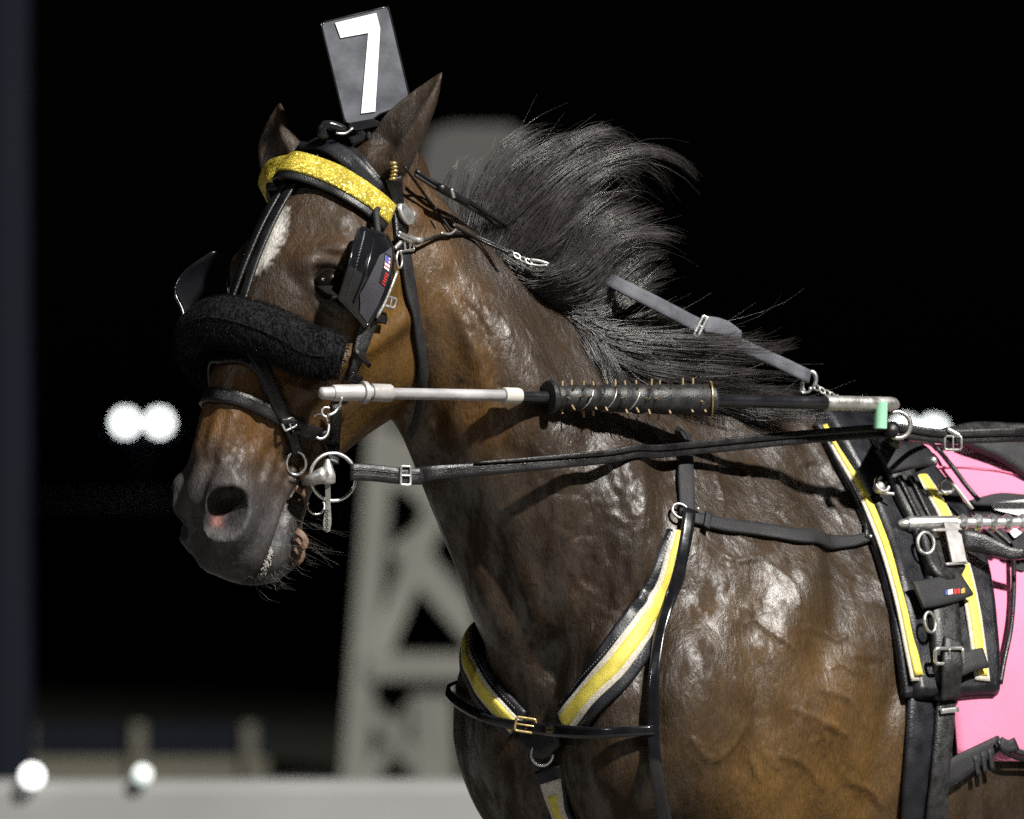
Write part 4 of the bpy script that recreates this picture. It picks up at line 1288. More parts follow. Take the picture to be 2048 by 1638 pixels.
for wgt, per, path, dz, spread in GUIDES:
    for lk in range(wgt):
        o0 = random.gauss(0, spread * .8); o1 = random.gauss(0, spread * 1.2); o2 = random.gauss(0, spread * 1.25)
        dd0 = random.uniform(-.012, .02)
        k = len(path)
        scale_len = random.uniform(.70, 1.15)
        pts = []
        for i, (x, y) in enumerate(path):
            t = i / (k - 1)
            pts.append((x + o0 * .9 * (1 - t) + o1 * t, y + o0 * .72 * (1 - t) + o2 * .55 * t))
        pts = [(path[0][0] + o0 + (x - path[0][0] - o0) * (scale_len if i else 1), y) for i, (x, y) in enumerate(pts)]
        root = crest_at(pts[0][0])
        W3 = []
        for i, (x, y) in enumerate(pts):
            t = i / (k - 1)
            yd = root.y + (crest_y(min(x, 1600)) - root.y) * t * .85 + dz * math.sin(min(t * 1.6, 1.57)) + dd0 * t
            W3.append(P(x, y, yd))
        W3[0] = root + Vector((0, random.uniform(-.012, .012), -.004))
        # keep hair outside the hide
        for i in range(1, k):
            l, n_, _, d_ = bvh.find_nearest(W3[i])
            sd = (W3[i] - l).dot(n_)
            if sd < .006: W3[i] = l + n_ * .008
        base = cr(W3, 13)
        for s in range(int(per * .52)):
            t = np.linspace(0, 1, 13)[:, None]
            a = np.array([random.gauss(0, .0075), random.gauss(0, .005), random.gauss(0, .0055)])
            b = np.array([random.gauss(0, .0032), random.gauss(0, .003), random.gauss(0, .0032)])
            fly = random.random() < .07
            c_ = np.array([random.gauss(0, 1), random.gauss(0, .5), random.gauss(0, 1)]) * (.034 if fly else .0045)
            ln = base + a * (1 - t) + b * np.sin(t * 3.1) + c_ * t ** 2
            e = random.uniform(.60, 1.0) ** .6
            m_ = int(13 * e)
            ln = ln[:max(m_, 6)]
            ph = random.uniform(0, 6.28); ln = ln + np.column_stack([np.sin(t[:len(ln), 0] * 7 + ph) * .0010, np.zeros(len(ln)), np.cos(t[:len(ln), 0] * 6 + ph) * .0010])
            lines.append(ln); rads.append(random.uniform(.00020, .00040))
mane_o = tag(strands("mane", lines, rads, M["mane"], horse), kind="stuff")
print("mane strands", len(lines))
# whiskers on chin and lips
lines, rads = [], []
for k in range(52):
    x = random.uniform(470, 596); y = np.interp(x, [470, 520, 560, 596], [1160, 1162, 1145, 1100]) + random.uniform(-14, 4)
    l, n_ = ray(x, y)
    if l is None: continue
    L_ = random.uniform(.006, .034) * (1.2 if x > 510 else .6)
    d_ = (Vector((.55, -.1, -.75)) + Vector((random.gauss(0, .25), random.gauss(0, .3), random.gauss(0, .15)))).normalized()
    lines.append(np.array([list(l), list(l + d_ * L_ * .35), list(l + d_ * L_ * .7 + Vector((L_ * .12, 0, L_ * .03))), list(l + d_ * L_ + Vector((L_ * .35, 0, L_ * .16)))])); rads.append(.00022)
for k in range(26):
    x = random.uniform(585, 612); y = random.uniform(1020, 1100)
    l, n_ = ray(x - 14, y)
    if l is None: continue
    L_ = random.uniform(.03, .075); d_ = (Vector((.8, -.2, -.35)) + Vector((random.gauss(0, .15), random.gauss(0, .2), random.gauss(0, .18)))).normalized()
    lines.append(np.array([list(l), list(l + d_ * L_ * .5), list(l + d_ * L_)])); rads.append(.00025)
tag(strands("whiskers", lines, rads, M["whisker"], horse), kind="stuff")
# dried foam on the lip
fl_pts = cr(surf([(541, 1098), (538, 1118), (529, 1140), (517, 1156)], .0012)[0], 60)
lines, rads = [], []
for k in range(90):
    q = fl_pts[random.randrange(60)] + np.array([random.gauss(0, .0016), 0, random.gauss(0, .0016)])
    d_ = np.array([random.gauss(0, .0012), -.0006, random.gauss(0, .0016)]); lines.append(np.array([q - d_, q, q + d_])); rads.append(random.uniform(.0005, .0013))
tag(strands("lip_foam", lines, rads, M["foam"], horse, m=5), kind="stuff")

# ================================================================== reins and check rein
rein = thing("rein", "black leather driving rein buckled to the near bit ring and run back along the neck", "rein")
def line_pts(pxyd, off, n):
    A = [P(*q) for q in pxyd]; return drape(A, off, n)
pts, nr = line_pts([(700, 944, yb), (745, 946, yb + .01), (800, 952, yb + .02), (840, 953, yb + .03)], .006, 24)
fc = Vector((.1, -1, .1))
fix_normals(sweep("billet", pts, [fc] * 24, .0215, .007, M["worn"], rein))
for dz in (-.004, .0025): tube("billet_groove", [q + fc * .0072 + Vector((0, 0, dz)) for q in pts], .0007, M["leather"], rein)
buckle("buckle", pts[18] + fc * .009, pts[19] - pts[17], fc, .024, .013, M["chrome"], rein, r=.0018)
pts, nr = line_pts([(835, 951, yb + .03), (870, 945, -.44), (1000, 936, -.42), (1200, 920, -.35), (1400, 901, -.22), (1600, 881, -.12), (1792, 868, -.05), (1880, 880, -.02), (2060, 876, .05), (2300, 880, .2)], .008, 110)
fix_normals(sweep("line", pts, [fc] * 110, [.020, .014, .010, .010, .010, .011, .012, .012], .003, M["leather"], rein))
fix_normals(sweep("line", [q + Vector((0, -.002, .0085)) for q in pts[8:]], [fc] * 102, [.003, .008, .009, .010, .011, .011], .003, M["leather"], rein))

check = thing("check_rein", "grey webbing check rein from behind the horse's ears to the harness saddle", "check rein")
cy = crest_y
fst = [(1130, 514, cy(1130) + .05), (1160, 530, cy(1160) + .02), (1190, 545, cy(1190) - .02), (1240, 571, cy(1240) - .08), (1290, 596, cy(1290) - .10), (1400, 653, cy(1400) - .08), (1480, 690, cy(1480) - .06), (1560, 726, -.01), (1618, 754, .02)]
fstrap("strap", fst, [.016, .019, .021, .020, .019, .019], M["webbing"], check, face=(.12, -1, .35))
fstrap("strap_tail", [(1405, 648, cy(1405) - .086), (1445, 655, cy(1445) - .080), (1472, 672, cy(1470) - .078), (1470, 690, cy(1470) - .076)], [.024, .024, .018], M["webbing"], check, face=(.12, -1, .35))
buckle("buckle", P(1401, 653, cy(1400) - .090), (1, 0, -.5), (0, -1, .3), .030, .006, M["chrome"], check, r=.0020)
cord = lambda name, q, r, mt: tube(name, [P(*z) for z in q], r, mt, check)
cord("cord", [(832, 342, -.40), (880, 372, -.38), (935, 402, -.34), (1005, 446, -.275), (1060, 480, cy(1060) + .02)], .0032, M["leather"])
cord("cord", [(830, 350, -.41), (880, 382, -.385), (940, 415, -.335), (1010, 460, cy(1000) + .01)], .0022, M["nylon"])
cord("slide_keeper", [(878, 374, -.395), (935, 406, -.355)], .0055, M["leather"])
cord("slide_buckle", [(903, 378, -.398), (908, 396, -.396)], .0022, M["chrome"])
cord("thin_cord", [(810, 335, dep(810, 345, .012)), (850, 390, dep(850, 390, .008)), (880, 430, dep(880, 430, .008)), (905, 465, dep(905, 465, .010))], .0018, M["leather"])
cord("thin_cord", [(832, 487, dep(832, 487, .016)), (870, 474, dep(870, 474, .012)), (905, 467, dep(905, 467, .010)), (955, 474, dep(955, 474, .010)), (1022, 505, dep(1022, 520, .012))], .0021, M["leather"])
cord("thin_cord", [(905, 450, dep(905, 460, .010)), (960, 480, dep(960, 485, .012)), (1020, 507, dep(1020, 520, .014))], .0021, M["leather"])
cord("cord_hook", [(882, 466, dep(882, 470, .016)), (900, 468, dep(900, 470, .016)), (912, 459, dep(912, 470, .016))], .0016, M["chrome"])
zc = dep(1045, 560, .022)
for k, (x, y) in enumerate([(1022, 506), (1034, 512), (1046, 519), (1057, 523)]):
    ringobj("chain_link", P(x, y, zc), (.3 if k % 2 else -.4, -1, .4), .0048, .0012, M["chrome"], check, sx=.6, up=(-.8, 0, .6))
cord("snap", [(1060, 519, zc), (1080, 522, zc), (1098, 528, zc)], .0020, M["chrome"])
cord("snap", [(1056, 527, zc), (1076, 531, zc), (1096, 530, zc)], .0014, M["chrome"])
# snap and chain at the saddle end
ringobj("end_loop", P(1618, 764, .035), (.2, -1, .1), .0145, .0028, M["chrome"], check, arc=(-120, 170), sx=.6, up=(.4, 0, 1))
cord("end_snap", [(1600, 778, .03), (1606, 786, .03), (1620, 782, .03), (1620, 774, .03)], .0017, M["chrome"])
for k in range(6):
    ringobj("chain_link", P(1634 + k * 10, 776 + k * 5, .03 + k * .004), (.5 if k % 2 else -.5, -1, .3), .0050, .0014, M["steel"], check, sx=.6, up=(-.8, 0, .6))

# ================================================================== breast collar
bc = thing("breast_collar", "black padded breast collar with yellow and white stripes across the horse's chest", "breast collar")
def stitches(name, pts, nr, shifts, height, parent, gap=.0042):
    A = np.array([list(p) for p in pts]); L_ = np.linalg.norm(np.diff(A, axis=0), axis=1).sum(); n = max(6, int(L_ / gap))
    c_ = cr(A, n); nn = cr([list(x) for x in nr], n); lines = []
    for sh_ in shifts:
        for i in range(1, n - 1):
            t = Vector(c_[i + 1] - c_[i - 1]).normalized(); q = Vector(nn[i]); q = (q - t * t.dot(q)).normalized(); s = t.cross(q)
            k_ = sh_ if not isinstance(sh_, tuple) else sh_[0] + (sh_[1] - sh_[0]) * i / n
            b0 = Vector(c_[i]) + s * k_ + q * height
            lines.append(np.array([list(b0 - t * .0012), list(b0 + q * .0003), list(b0 + t * .0012)]))
    return tag(strands(name, lines, [.00045] * len(lines), M["stitch"], parent, m=4), kind="stuff")
def striped(path, w, parent, mirror=None, yw=.021, ew=.008, base=.052, off=.003, names=("collar_pad", "white_edge", "yellow_stripe")):
    p_, _ = surf(path, off)
    if mirror is not None: p_ = [bvh.find_nearest(p_[0] + Vector(q))[0] for q in mirror] + p_
    pts, nr = drape(p_, off, 70)
    fix_normals(sweep(names[0], pts, nr, base if isinstance(base, list) else base, .007, M["padv"], parent))
    fix_normals(sweep(names[1], pts, nr, w, .0095, M["white"], parent))
    fix_normals(sweep(names[2], pts, nr, yw, .0112, M["yellow"], parent))
    w0 = w if isinstance(w, list) else [w, w]
    stitches("stitching", pts[8:-2], nr[8:-2], [(w0[0] * .47 + .006, w0[-1] * .5 + .006), (-w0[0] * .47 - .006, -w0[-1] * .5 - .006)], .0072, parent)
    return pts, nr
striped([(1352, 1068), (1342, 1110), (1318, 1180), (1285, 1245), (1235, 1325), (1185, 1390), (1140, 1448)], [.016, .030, .034, .036, .038, .040], bc, yw=[.007, .018, .020, .021, .022, .023], base=[.030, .052, .060, .062, .062, .060])
striped([(947, 1306), (962, 1352), (993, 1400), (1040, 1452)], [.016, .022, .026, .026], bc, mirror=[(.06, .22, .10), (.01, .11, .045)], yw=[.008, .014, .018, .019], base=[.03, .044, .05, .05], names=("collar_pad", "white_edge", "yellow_stripe"))
xs = surf([(924, 1400)], .010)[0][0]; xp = [bvh.find_nearest(xs + Vector(q))[0] for q in ((.05, .20, .03), (.0, .09, .015))] + surf([(924, 1400), (952, 1420), (985, 1436)], .010)[0]
pts, nr = drape(xp, .010, 24); fix_normals(sweep("cross_strap", pts, nr, .013, .005, M["patent"], bc))
hstrap("cross_strap", [(975, 1432), (985, 1436), (1000, 1440), (1060, 1452), (1120, 1463), (1200, 1466), (1260, 1464), (1310, 1464)], [.012, .013, .016, .018, .016, .014, .013], M["patent"], bc, thick=.005, off=.013)
hstrap("center_pad", [(1045, 1462), (1085, 1486), (1130, 1474)], [.024, .050, .024], M["padv"], bc, thick=.008, off=.006)
q_ = surf([(1068, 1449)], .022); buckle("buckle", q_[0][0], (1, 0, -.15), q_[1][0], .018, .026, M["brass"], bc, r=.0018)
q_ = surf([(1092, 1508)], .012); ringobj("center_ring", q_[0][0], q_[1][0], .0150, .0024, M["chrome"], bc)
hstrap("neck_strap", [(1362, 868), (1366, 930), (1370, 1000), (1371, 1040)], [.026, .024, .022], M["nylon"], bc, thick=.004, off=.004)
hstrap("side_strap", [(1371, 1030), (1362, 1100), (1345, 1180), (1330, 1250), (1316, 1330), (1308, 1400), (1306, 1465), (1312, 1550), (1330, 1640)], [.018, .017, .016, .015, .016, .017, .017], M["patent"], bc, thick=.004, off=.012)
hstrap("tug_strap", [(1380, 1038), (1440, 1052), (1520, 1064), (1600, 1078), (1660, 1088), (1700, 1088), (1735, 1077)], [.020, .022, .024, .025, .022, .014], M["nylon"], bc, thick=.004, off=.004)
hstrap("tug_keeper", [(1408, 1034), (1406, 1048), (1403, 1062)], .010, M["nylon"], bc, thick=.003, off=.009)
fstrap("tug_strap_riser", [(1735, 1078, dep(1735, 1078, .012)), (1736, 1040, dep(1736, 1040, .012)), (1742, 1000, dep(1742, 1000, .018)), (1748, 985, dep(1748, 985, .022))], [.010, .014, .012], M["leather"], bc, face=(.5, -.8, .2))
for k in range(2):
    q_ = surf([(1733 + k * 5, 1082 - k * 10)], .010); uv_sphere("stud", q_[0][0], .0032, M["chrome"], bc, n=8, m=12)
q_ = surf([(1386, 1028)], .012); uv_sphere("stud", q_[0][0], .0028, M["chrome"], bc, n=8, m=12)
q_ = surf([(1355, 1030)], .010); ringobj("collar_ring", q_[0][0], q_[1][0], .011, .002, M["steel"], bc)
# martingale hanging from the chest
mg = thing("martingale", "short yellow and white martingale strap hanging from the chest ring", "martingale strap")
p_, _ = surf([(1102, 1535), (1112, 1570), (1125, 1610), (1140, 1660), (1160, 1720)], .004); pts, nr = drape(p_, .004, 30)
fix_normals(sweep("strap", pts, nr, .044, .006, M["padv"], mg)); fix_normals(sweep("white_edge", pts[4:], nr[4:], .036, .0085, M["white"], mg)); fix_normals(sweep("yellow_stripe", pts[8:], nr[8:], .018, .0102, M["yellow"], mg))

# ================================================================== harness saddle and girth
hs_ = thing("harness_saddle", "black padded harness saddle with two yellow stripes strapped behind the withers", "harness saddle")
def hide_grid(L, Rr, n, m, off):
    """grid of hide points between a left and a right pixel line"""
    l_, r_ = cr([(*q, 0) for q in L], n), cr([(*q, 0) for q in Rr], n)
    g = []
    for i in range(n):
        for j in range(m):
            x, y = (l_[i] * (1 - j / (m - 1)) + r_[i] * j / (m - 1))[:2]
            p, nn = ray(x, y)
            if p is None: p, nn, _, _ = bvh.find_nearest(P(x, y, .12))
            g.append((p, nn))
    return g
def pad_sheet(name, L, Rr, n, m, off, thick, mat_, parent, puff=.0):
    g = hide_grid(L, Rr, n, m, off)
    A = np.array([list(p + nn * off) for p, nn in g]).reshape(n, m, 3); Nn = np.array([list(nn) for p, nn in g]).reshape(n, m, 3)
    for _ in range(10):
        A[1:-1] = (A[:-2] + 2 * A[1:-1] + A[2:]) / 4; A[:, 1:-1] = (A[:, :-2] + 2 * A[:, 1:-1] + A[:, 2:]) / 4
        Nn[1:-1] = (Nn[:-2] + 2 * Nn[1:-1] + Nn[2:]) / 4; Nn[:, 1:-1] = (Nn[:, :-2] + 2 * Nn[:, 1:-1] + Nn[:, 2:]) / 4
    pr = np.ones((n, m))
    ii, jj = np.meshgrid(np.arange(n), np.arange(m), indexing='ij')
    e = np.minimum(np.minimum(jj, m - 1 - jj), 3 * np.minimum(n - 1 - ii, 99)) 
    pr = np.clip(e / 2.0, 0, 1) ** .5
    top = A + Nn * (thick * pr + puff * pr)[..., None]
    v = top.reshape(-1, 3).tolist() + (A - Nn * .002).reshape(-1, 3).tolist()
    f = grid_faces(n, m, closed_c=False); K = n * m
    f += [tuple(x + K for x in q[::-1]) for q in f]
    edge = [j for j in range(m)] + [i * m + m - 1 for i in range(1, n)] + [(n - 1) * m + j for j in range(m - 2, -1, -1)] + [i * m for i in range(n - 2, 0, -1)]
    for a, b in zip(edge, edge[1:] + edge[:1]): f.append((a, a + K, b + K, b))
    o = fix_normals(mesh_obj(name, v, f, mat_, parent))
    return o, top, Nn
padL = [(1625, 838), (1662, 905), (1704, 985), (1742, 1075), (1770, 1170), (1790, 1270), (1806, 1360), (1812, 1405)]
padR = [(1782, 860), (1832, 922), (1888, 985), (1942, 1060), (1975, 1170), (1986, 1270), (1990, 1350), (1988, 1396)]
pad, ptop, pnrm = pad_sheet("pad", padL, padR, 60, 30, .006, .020, M["padv"], hs_)
def on_pad(px, py):
    """nearest point of the pad's outer face under a pixel"""
    d = (P(px, py, 0) - CAM).normalized()
    A = ptop.reshape(-1, 3) - np.array(CAM); t = A @ np.array(d)
    e = np.linalg.norm(A - t[:, None] * np.array(d)[None], axis=1); k = int(e.argmin())
    return CAM + d * t[k], Vector(pnrm.reshape(-1, 3)[k]).normalized()
def pstrap(name, pxs, width, mat_, parent, thick=.004, off=.0, n=60, face=None, **k):
    q = [on_pad(*z) for z in pxs]
    c_ = [Vector(x) for x in cr([p + nn * off for p, nn in q], n)]; nn = [Vector(x).normalized() for x in cr([v_ for p, v_ in q], n)]
    A = np.array([list(x) for x in c_])
    for _ in range(5): A[1:-1] = (A[:-2] + 2 * A[1:-1] + A[2:]) / 4
    return fix_normals(sweep(name, [Vector(x) for x in A], nn, width, thick, mat_, parent, **k))
fs = [(1646, 852), (1676, 903), (1722, 982), (1757, 1062), (1782, 1138), (1802, 1215), (1818, 1290), (1834, 1362)]
pstrap("white_edge", fs, .020, M["white"], hs_, thick=.003); pstrap("yellow_stripe", [(x + 3, y) for x, y in fs[:-1]] + [(1836, 1352)], .0135, M["yellow"], hs_, thick=.0048)
rs = [(1842, 952), (1868, 992), (1898, 1050), (1926, 1135), (1944, 1215), (1955, 1290), (1964, 1362)]
pstrap("white_edge", rs, .025, M["white"], hs_, thick=.003); pstrap("yellow_stripe", rs[:-1] + [(1963, 1352)], .0155, M["yellow"], hs_, thick=.0048)
pstrap("front_roll", [(1634, 848), (1668, 910), (1712, 990), (1750, 1080), (1777, 1170), (1797, 1270), (1816, 1396)], .018, M["padv"], hs_, thick=.010, off=-.002)
pstrap("back_band", [(1752, 870), (1775, 905), (1800, 960), (1822, 1010), (1846, 1060), (1866, 1120), (1880, 1200), (1888, 1300), (1886, 1400)], [.040, .050, .052, .050, .048, .048, .046, .042], M["worn"], hs_, thick=.010, off=.003)
for sx in (-15, 8): pstrap("band_ridge", [(1800 + sx, 965), (1822 + sx, 1010), (1842 + sx, 1050)], .008, M["leather"], hs_, thick=.006, off=.012, n=20)
pstrap("keeper", [(1752, 938), (1795, 928), (1842, 925)], .038, M["nylon"], hs_, thick=.006, off=.014, n=20)
pstrap("keeper", [(1820, 1200), (1868, 1192), (1916, 1178)], .040, M["nylon"], hs_, thick=.005, off=.014, n=20)
pstrap("bearer_strap", [(1838, 1075), (1848, 1120), (1862, 1155), (1890, 1158), (1905, 1140)], [.020, .024, .026, .022], M["worn"], hs_, thick=.008, off=.012, n=30)
pstrap("girth_tab", [(1902, 1340), (1930, 1328), (1958, 1322)], .028, M["nylon"], hs_, thick=.004, off=.012, n=16)
pstrap("billet", [(1893, 1290), (1890, 1340), (1884, 1400)], .032, M["worn"], hs_, thick=.005, off=.016, n=24)
p_, n_ = on_pad(1880, 1322); buckle("girth_buckle", p_ + n_ * .022, (0, 0, 1), n_, .044, .020, M["chrome"], hs_, r=.0026)
p_, n_ = on_pad(1842, 1252); ringobj("side_ring", p_ + n_ * .018, n_ + Vector((.3, -.4, 0)), .0135, .0022, M["steel"], hs_, sx=.7)
p_, n_ = on_pad(1835, 1105); ringobj("bearer_ring", p_ + n_ * .020, n_ + Vector((-.5, -.2, 0)), .0180, .0026, M["steel"], hs_, sx=.6)
# flag print and lettering on the keeper
for nm, x0, x1, mt in (("flag_canton", 1870, 1877, "flag_blue"), ("flag_patch", 1876, 1886, "flag_white"), ("red_lettering", 1889, 1894, "flag_red"), ("red_lettering", 1896, 1901, "flag_red"), ("gold_lettering", 1904, 1912, "gold_print")):
    q = [on_pad(x, y) for x, y in ((x0, 1203 - (x0 - 1870) * .05), (x1, 1202 - (x1 - 1870) * .05), (x1, 1193 - (x1 - 1870) * .05), (x0, 1194 - (x0 - 1870) * .05))]
    slab(nm, [p + n__ * .0205 for p, n__ in q], q[0][1], .0008, M[mt], hs_)
# metal plate with flanges
q = [on_pad(x, y) for x, y in ((1866, 1066), (1895, 1064), (1912, 1146), (1882, 1149))]
slab("steel_plate", [p + n__ * .026 for p, n__ in q], q[0][1], .003, M["alu"], hs_, bevel=.0006)
for a, b in (((1845, 1083), (1903, 1081)), ((1870, 1149), (1914, 1146))):
    tube("plate_pin", [on_pad(*a)[0] + on_pad(*a)[1] * .024, on_pad(*b)[0] + on_pad(*b)[1] * .024], .0022, M["alu"], hs_)
# hooks on the pad
for cx, cyy in ((1750, 984),):
    p_, n_ = on_pad(cx, cyy); ringobj("hook", p_ + n_ * .018, n_ + Vector((.2, -.6, 0)), .0100, .0026, M["chrome"], hs_, arc=(20, 250))
    uv_sphere("hook_base", p_ + n_ * .010, .0085, M["steel"], hs_, n=10, m=14)
    tube("hook_arm", [p_ + n_ * .016 + Vector((-.006, 0, -.008)), p_ + n_ * .018 + Vector((.006, 0, -.012)), p_ + n_ * .018 + Vector((.016, 0, -.013))], .0022, M["chrome"], hs_)
p_, n_ = on_pad(1876, 992); ringobj("hook", p_ + n_ * .022, (.1, -1, 0), .0095, .0024, M["steel"], hs_, arc=(-30, 290))
tube("hook_arm", [p_ + n_ * .022 + Vector((0, 0, .010)), p_ + n_ * .022 + Vector((.012, 0, -.002)), p_ + n_ * .024 + Vector((.033, 0, -.032))], .0026, M["alu"], hs_)
tube("hook_arm", [p_ + n_ * .022 + Vector((-.013, 0, -.009)), p_ + n_ * .022 + Vector((.006, 0, -.008))], .0024, M["alu"], hs_)
# tree top, terret and pole rest
tr = PP(1770, 835); sad = on_pad(1770, 890)[0]
tube("saddle_tree", [sad + Vector((0, .01, 0)), sad.lerp(tr, .5) + Vector((.01, 0, .0)), tr + Vector((.008, .012, -.018))], [.016, .013, .010], M["leather"], hs_)
lathe("mint_grip", PP(1762, 806) + Vector((0, -.006, .002)), PP(1760, 858) + Vector((0, -.006, 0)), [(0, .006), (.02, .0088), (.97, .0088), (1, .0076)], M["mint"], hs_)
ringobj("terret_ring", PP(1796, 850) + Vector((0, .01, 0)), (.25, -1, .1), .0175, .0030, M["steel"], hs_)
tube("terret_stem", [PP(1794, 866) + Vector((0, .01, 0)), PP(1796, 890) + Vector((0, .03, 0)), sad + Vector((.01, -.01, .01))], [.004, .007, .012], M["leather"], hs_)
# girth below the pad
gi = thing("girth", "black leather girth running from the harness saddle down behind the foreleg", "girth")
hstrap("girth_strap", [(1880, 1400), (1876, 1460), (1868, 1540), (1862, 1640), (1858, 1760), (1850, 1880)], [.030, .030, .042, .046], M["worn"], gi, thick=.006, off=.012)
hstrap("girth_pad", [(1846, 1395), (1842, 1480), (1838, 1560), (1834, 1660), (1830, 1780)], [.060, .060, .062, .064], M["padv"], gi, thick=.007, off=.003)
hstrap("under_keeper", [(1862, 1428), (1880, 1426), (1900, 1424)], .007, M["chrome"], gi, thick=.003, off=.019)
hstrap("hold_back_strap", [(1870, 1560), (1910, 1535), (1950, 1510), (1990, 1485)], [.034, .034, .026, .018], M["nylon"], gi, thick=.004, off=.010)
for k in range(3): hstrap("hanging_tab", [(1938 + k * 14, 1512 - k * 6), (1942 + k * 14, 1535 - k * 6), (1944 + k * 14, 1552 - k * 6)], .007, M["nylon"], gi, thick=.004, off=.012)

# ================================================================== saddle cloth
sc_ = thing("saddle_cloth", "bright pink saddle cloth with a black-edged white emblem behind the harness saddle", "saddle cloth")
def cloth_pt(a, th, off):
    """point on the trunk at station a, angle th from the spine down the left side"""
    c = B(a, 0, 1.14); d = (BW * math.sin(th) + Vector((0, 0, 1)) * math.cos(th))
    s = c + d * 1.2
    l, n_, i, dd = bvh.ray_cast(s, -d)
    return (l + n_ * off) if l is not None else c + d * .3, n_ if l is not None else d
n, m = 56, 46; top, Nn = [], []
ths = np.linspace(R(-60), R(102), m); aas = np.linspace(.50, 1.25, n)
for a in aas:
    for th in ths:
        p, q = cloth_pt(a, th, .010 + .003 * mnoise.noise(Vector((a * 7, th * 2, 0)))); top.append(p); Nn.append(q)
v = top + [p - q * .004 for p, q in zip(top, Nn)]
f = grid_faces(n, m, closed_c=False); K = n * m
f += [tuple(x + K for x in q[::-1]) for q in f]
edge = [j for j in range(m)] + [i * m + m - 1 for i in range(1, n)] + [(n - 1) * m + j for j in range(m - 2, -1, -1)] + [i * m for i in range(n - 2, 0, -1)]
for a, b in zip(edge, edge[1:] + edge[:1]): f.append((a, a + K, b + K, b))
cloth = fix_normals(mesh_obj("cloth", v, f, M["pink"], sc_))
cbvh = BVHTree.FromPolygons([Vector(x) for x in v], [list(q) for q in f])
def on_cloth(px, py, off=.003):
    d = (P(px, py, 0) - CAM).normalized(); l, n_, i, dd = cbvh.ray_cast(CAM, d)
    if l is None: l, n_, i, dd = cbvh.find_nearest(P(px, py, .05))
    if n_.y > 0: n_ = -n_
    return l + n_ * off, n_
def cloth_patch(name, poly, mat_, off, nsub=10):
    """polygon given as two pixel edges (left/top line, right/bottom line) laid on the cloth"""
    A, Bq = cr([(*q, 0) for q in poly[0]], nsub), cr([(*q, 0) for q in poly[1]], nsub)
    v = []
    for i in range(nsub):
        for j in range(6):
            x, y = (A[i] * (1 - j / 5) + Bq[i] * j / 5)[:2]; v.append(on_cloth(x, y, off)[0])
    return mesh_obj(name, v, grid_faces(nsub, 6, closed_c=False), mat_, sc_)
cloth_patch("emblem_backing", ([(1930, 1006), (1962, 996), (2000, 989), (2048, 992), (2110, 994)], [(1950, 1038), (1985, 1090), (2030, 1142), (2060, 1138), (2110, 1120)]), M["emblem_black"], .0035, 16)
cloth_patch("emblem_white", ([(1972, 1016), (2005, 1011), (2048, 1007), (2100, 1006)], [(1982, 1028), (2010, 1034), (2048, 1042), (2100, 1044)]), M["numeral"], .0095)
cloth_patch("emblem_white", ([(2001, 1054), (2010, 1070), (2020, 1084)], [(2047, 1054), (2040, 1070), (2024, 1084)]), M["numeral"], .0095)
def cstrap(name, pxs, width, mat_, parent, off=.004, thick=.003, **k):
    q = [on_cloth(*z, off) for z in pxs]; c_ = [Vector(x) for x in cr([p for p, _ in q], 40)]
    return fix_normals(sweep(name, c_, [Vector(x).normalized() for x in cr([b for _, b in q], 40)], width, thick, mat_, parent, **k))
cstrap("binding", [(1990, 1480), (2020, 1496), (2048, 1508), (2110, 1530)], .008, M["nylon"], sc_)
tube("hem_seam", [on_cloth(*q, .003)[0] for q in ((1864, 938), (1920, 936), (1985, 942), (2060, 960))], .0012, M["pink"], sc_)
# cords over the cloth
tie_c = thing("tie_down_cord", "thin black cord tied from the saddle over the pink cloth", "cord")
cc_ = [(1815, 878), (1850, 905), (1890, 945), (1920, 985), (1945, 1015)]
tube("cord", [on_cloth(*q, .016)[0] if q[0] > 1840 else PP(1800, 872) + Vector((.01, .04, -.005)) for q in cc_], .0034, M["leather"], tie_c)
tube("cord", [on_cloth(*q, .014)[0] for q in ((1960, 1060), (1990, 1085), (2012, 1110), (2016, 1180), (2010, 1260), (1996, 1330), (1988, 1372))], .0036, M["leather"], tie_c)
tube("cord", [on_cloth(*q, .012)[0] for q in ((1985, 1482), (2005, 1510), (2048, 1545), (2090, 1570))], .0026, M["leather"], tie_c)
fl = hstrap("cord_tab", [(1984, 1488), (2000, 1500), (2018, 1490)], .018, M["nylon"], tie_c, off=.016)
bs = thing("back_strap", "black leather back strap with steel stud running back from the saddle over the pink cloth", "back strap")
cstrap("strap", [(1818, 900), (1840, 915), (1856, 932)], [.020, .022, .012], M["leather"], bs, off=.010, thick=.005)
p_, n_ = on_cloth(1853, 936, .016); uv_sphere("stud", p_, .0055, M["chrome"], bs, n=8, m=12)
nf = [(1905, 868), (1960, 905), (2010, 945), (2060, 985)]
cz = lambda x, y, d=.018: on_cloth(x, y, d)[0].y
fstrap("net_fold", [(1915, 880, cz(1915, 905)), (1960, 892, cz(1960, 915)), (2010, 905, cz(2010, 930)), (2100, 950, cz(2100, 960))], [.014, .030, .050, .060], M["nylon"], bs, face=(.2, -1, .6), thick=.012)
fstrap("net_fold", [(1880, 872, cz(1880, 905, .03)), (1940, 862, cz(1940, 905, .03)), (2000, 862, cz(2000, 905, .03)), (2110, 868, cz(2110, 920, .03))], [.012, .018, .018, .02], M["worn"], bs, face=(.2, -1, .6), thick=.010)
fstrap("net_fold", [(1920, 884, cz(1920, 905, .03)), (1970, 876, cz(1970, 905, .03)), (2048, 884, cz(2048, 915, .03)), (2110, 890, cz(2110, 925, .03))], [.012, .016, .018, .02], M["worn"], bs, face=(.2, -1, .5), thick=.009)
buckle("buckle", P(1906, 886, -.02), (0, 0, 1), (0, -1, .1), .022, .018, M["steel"], bs, r=.0018)
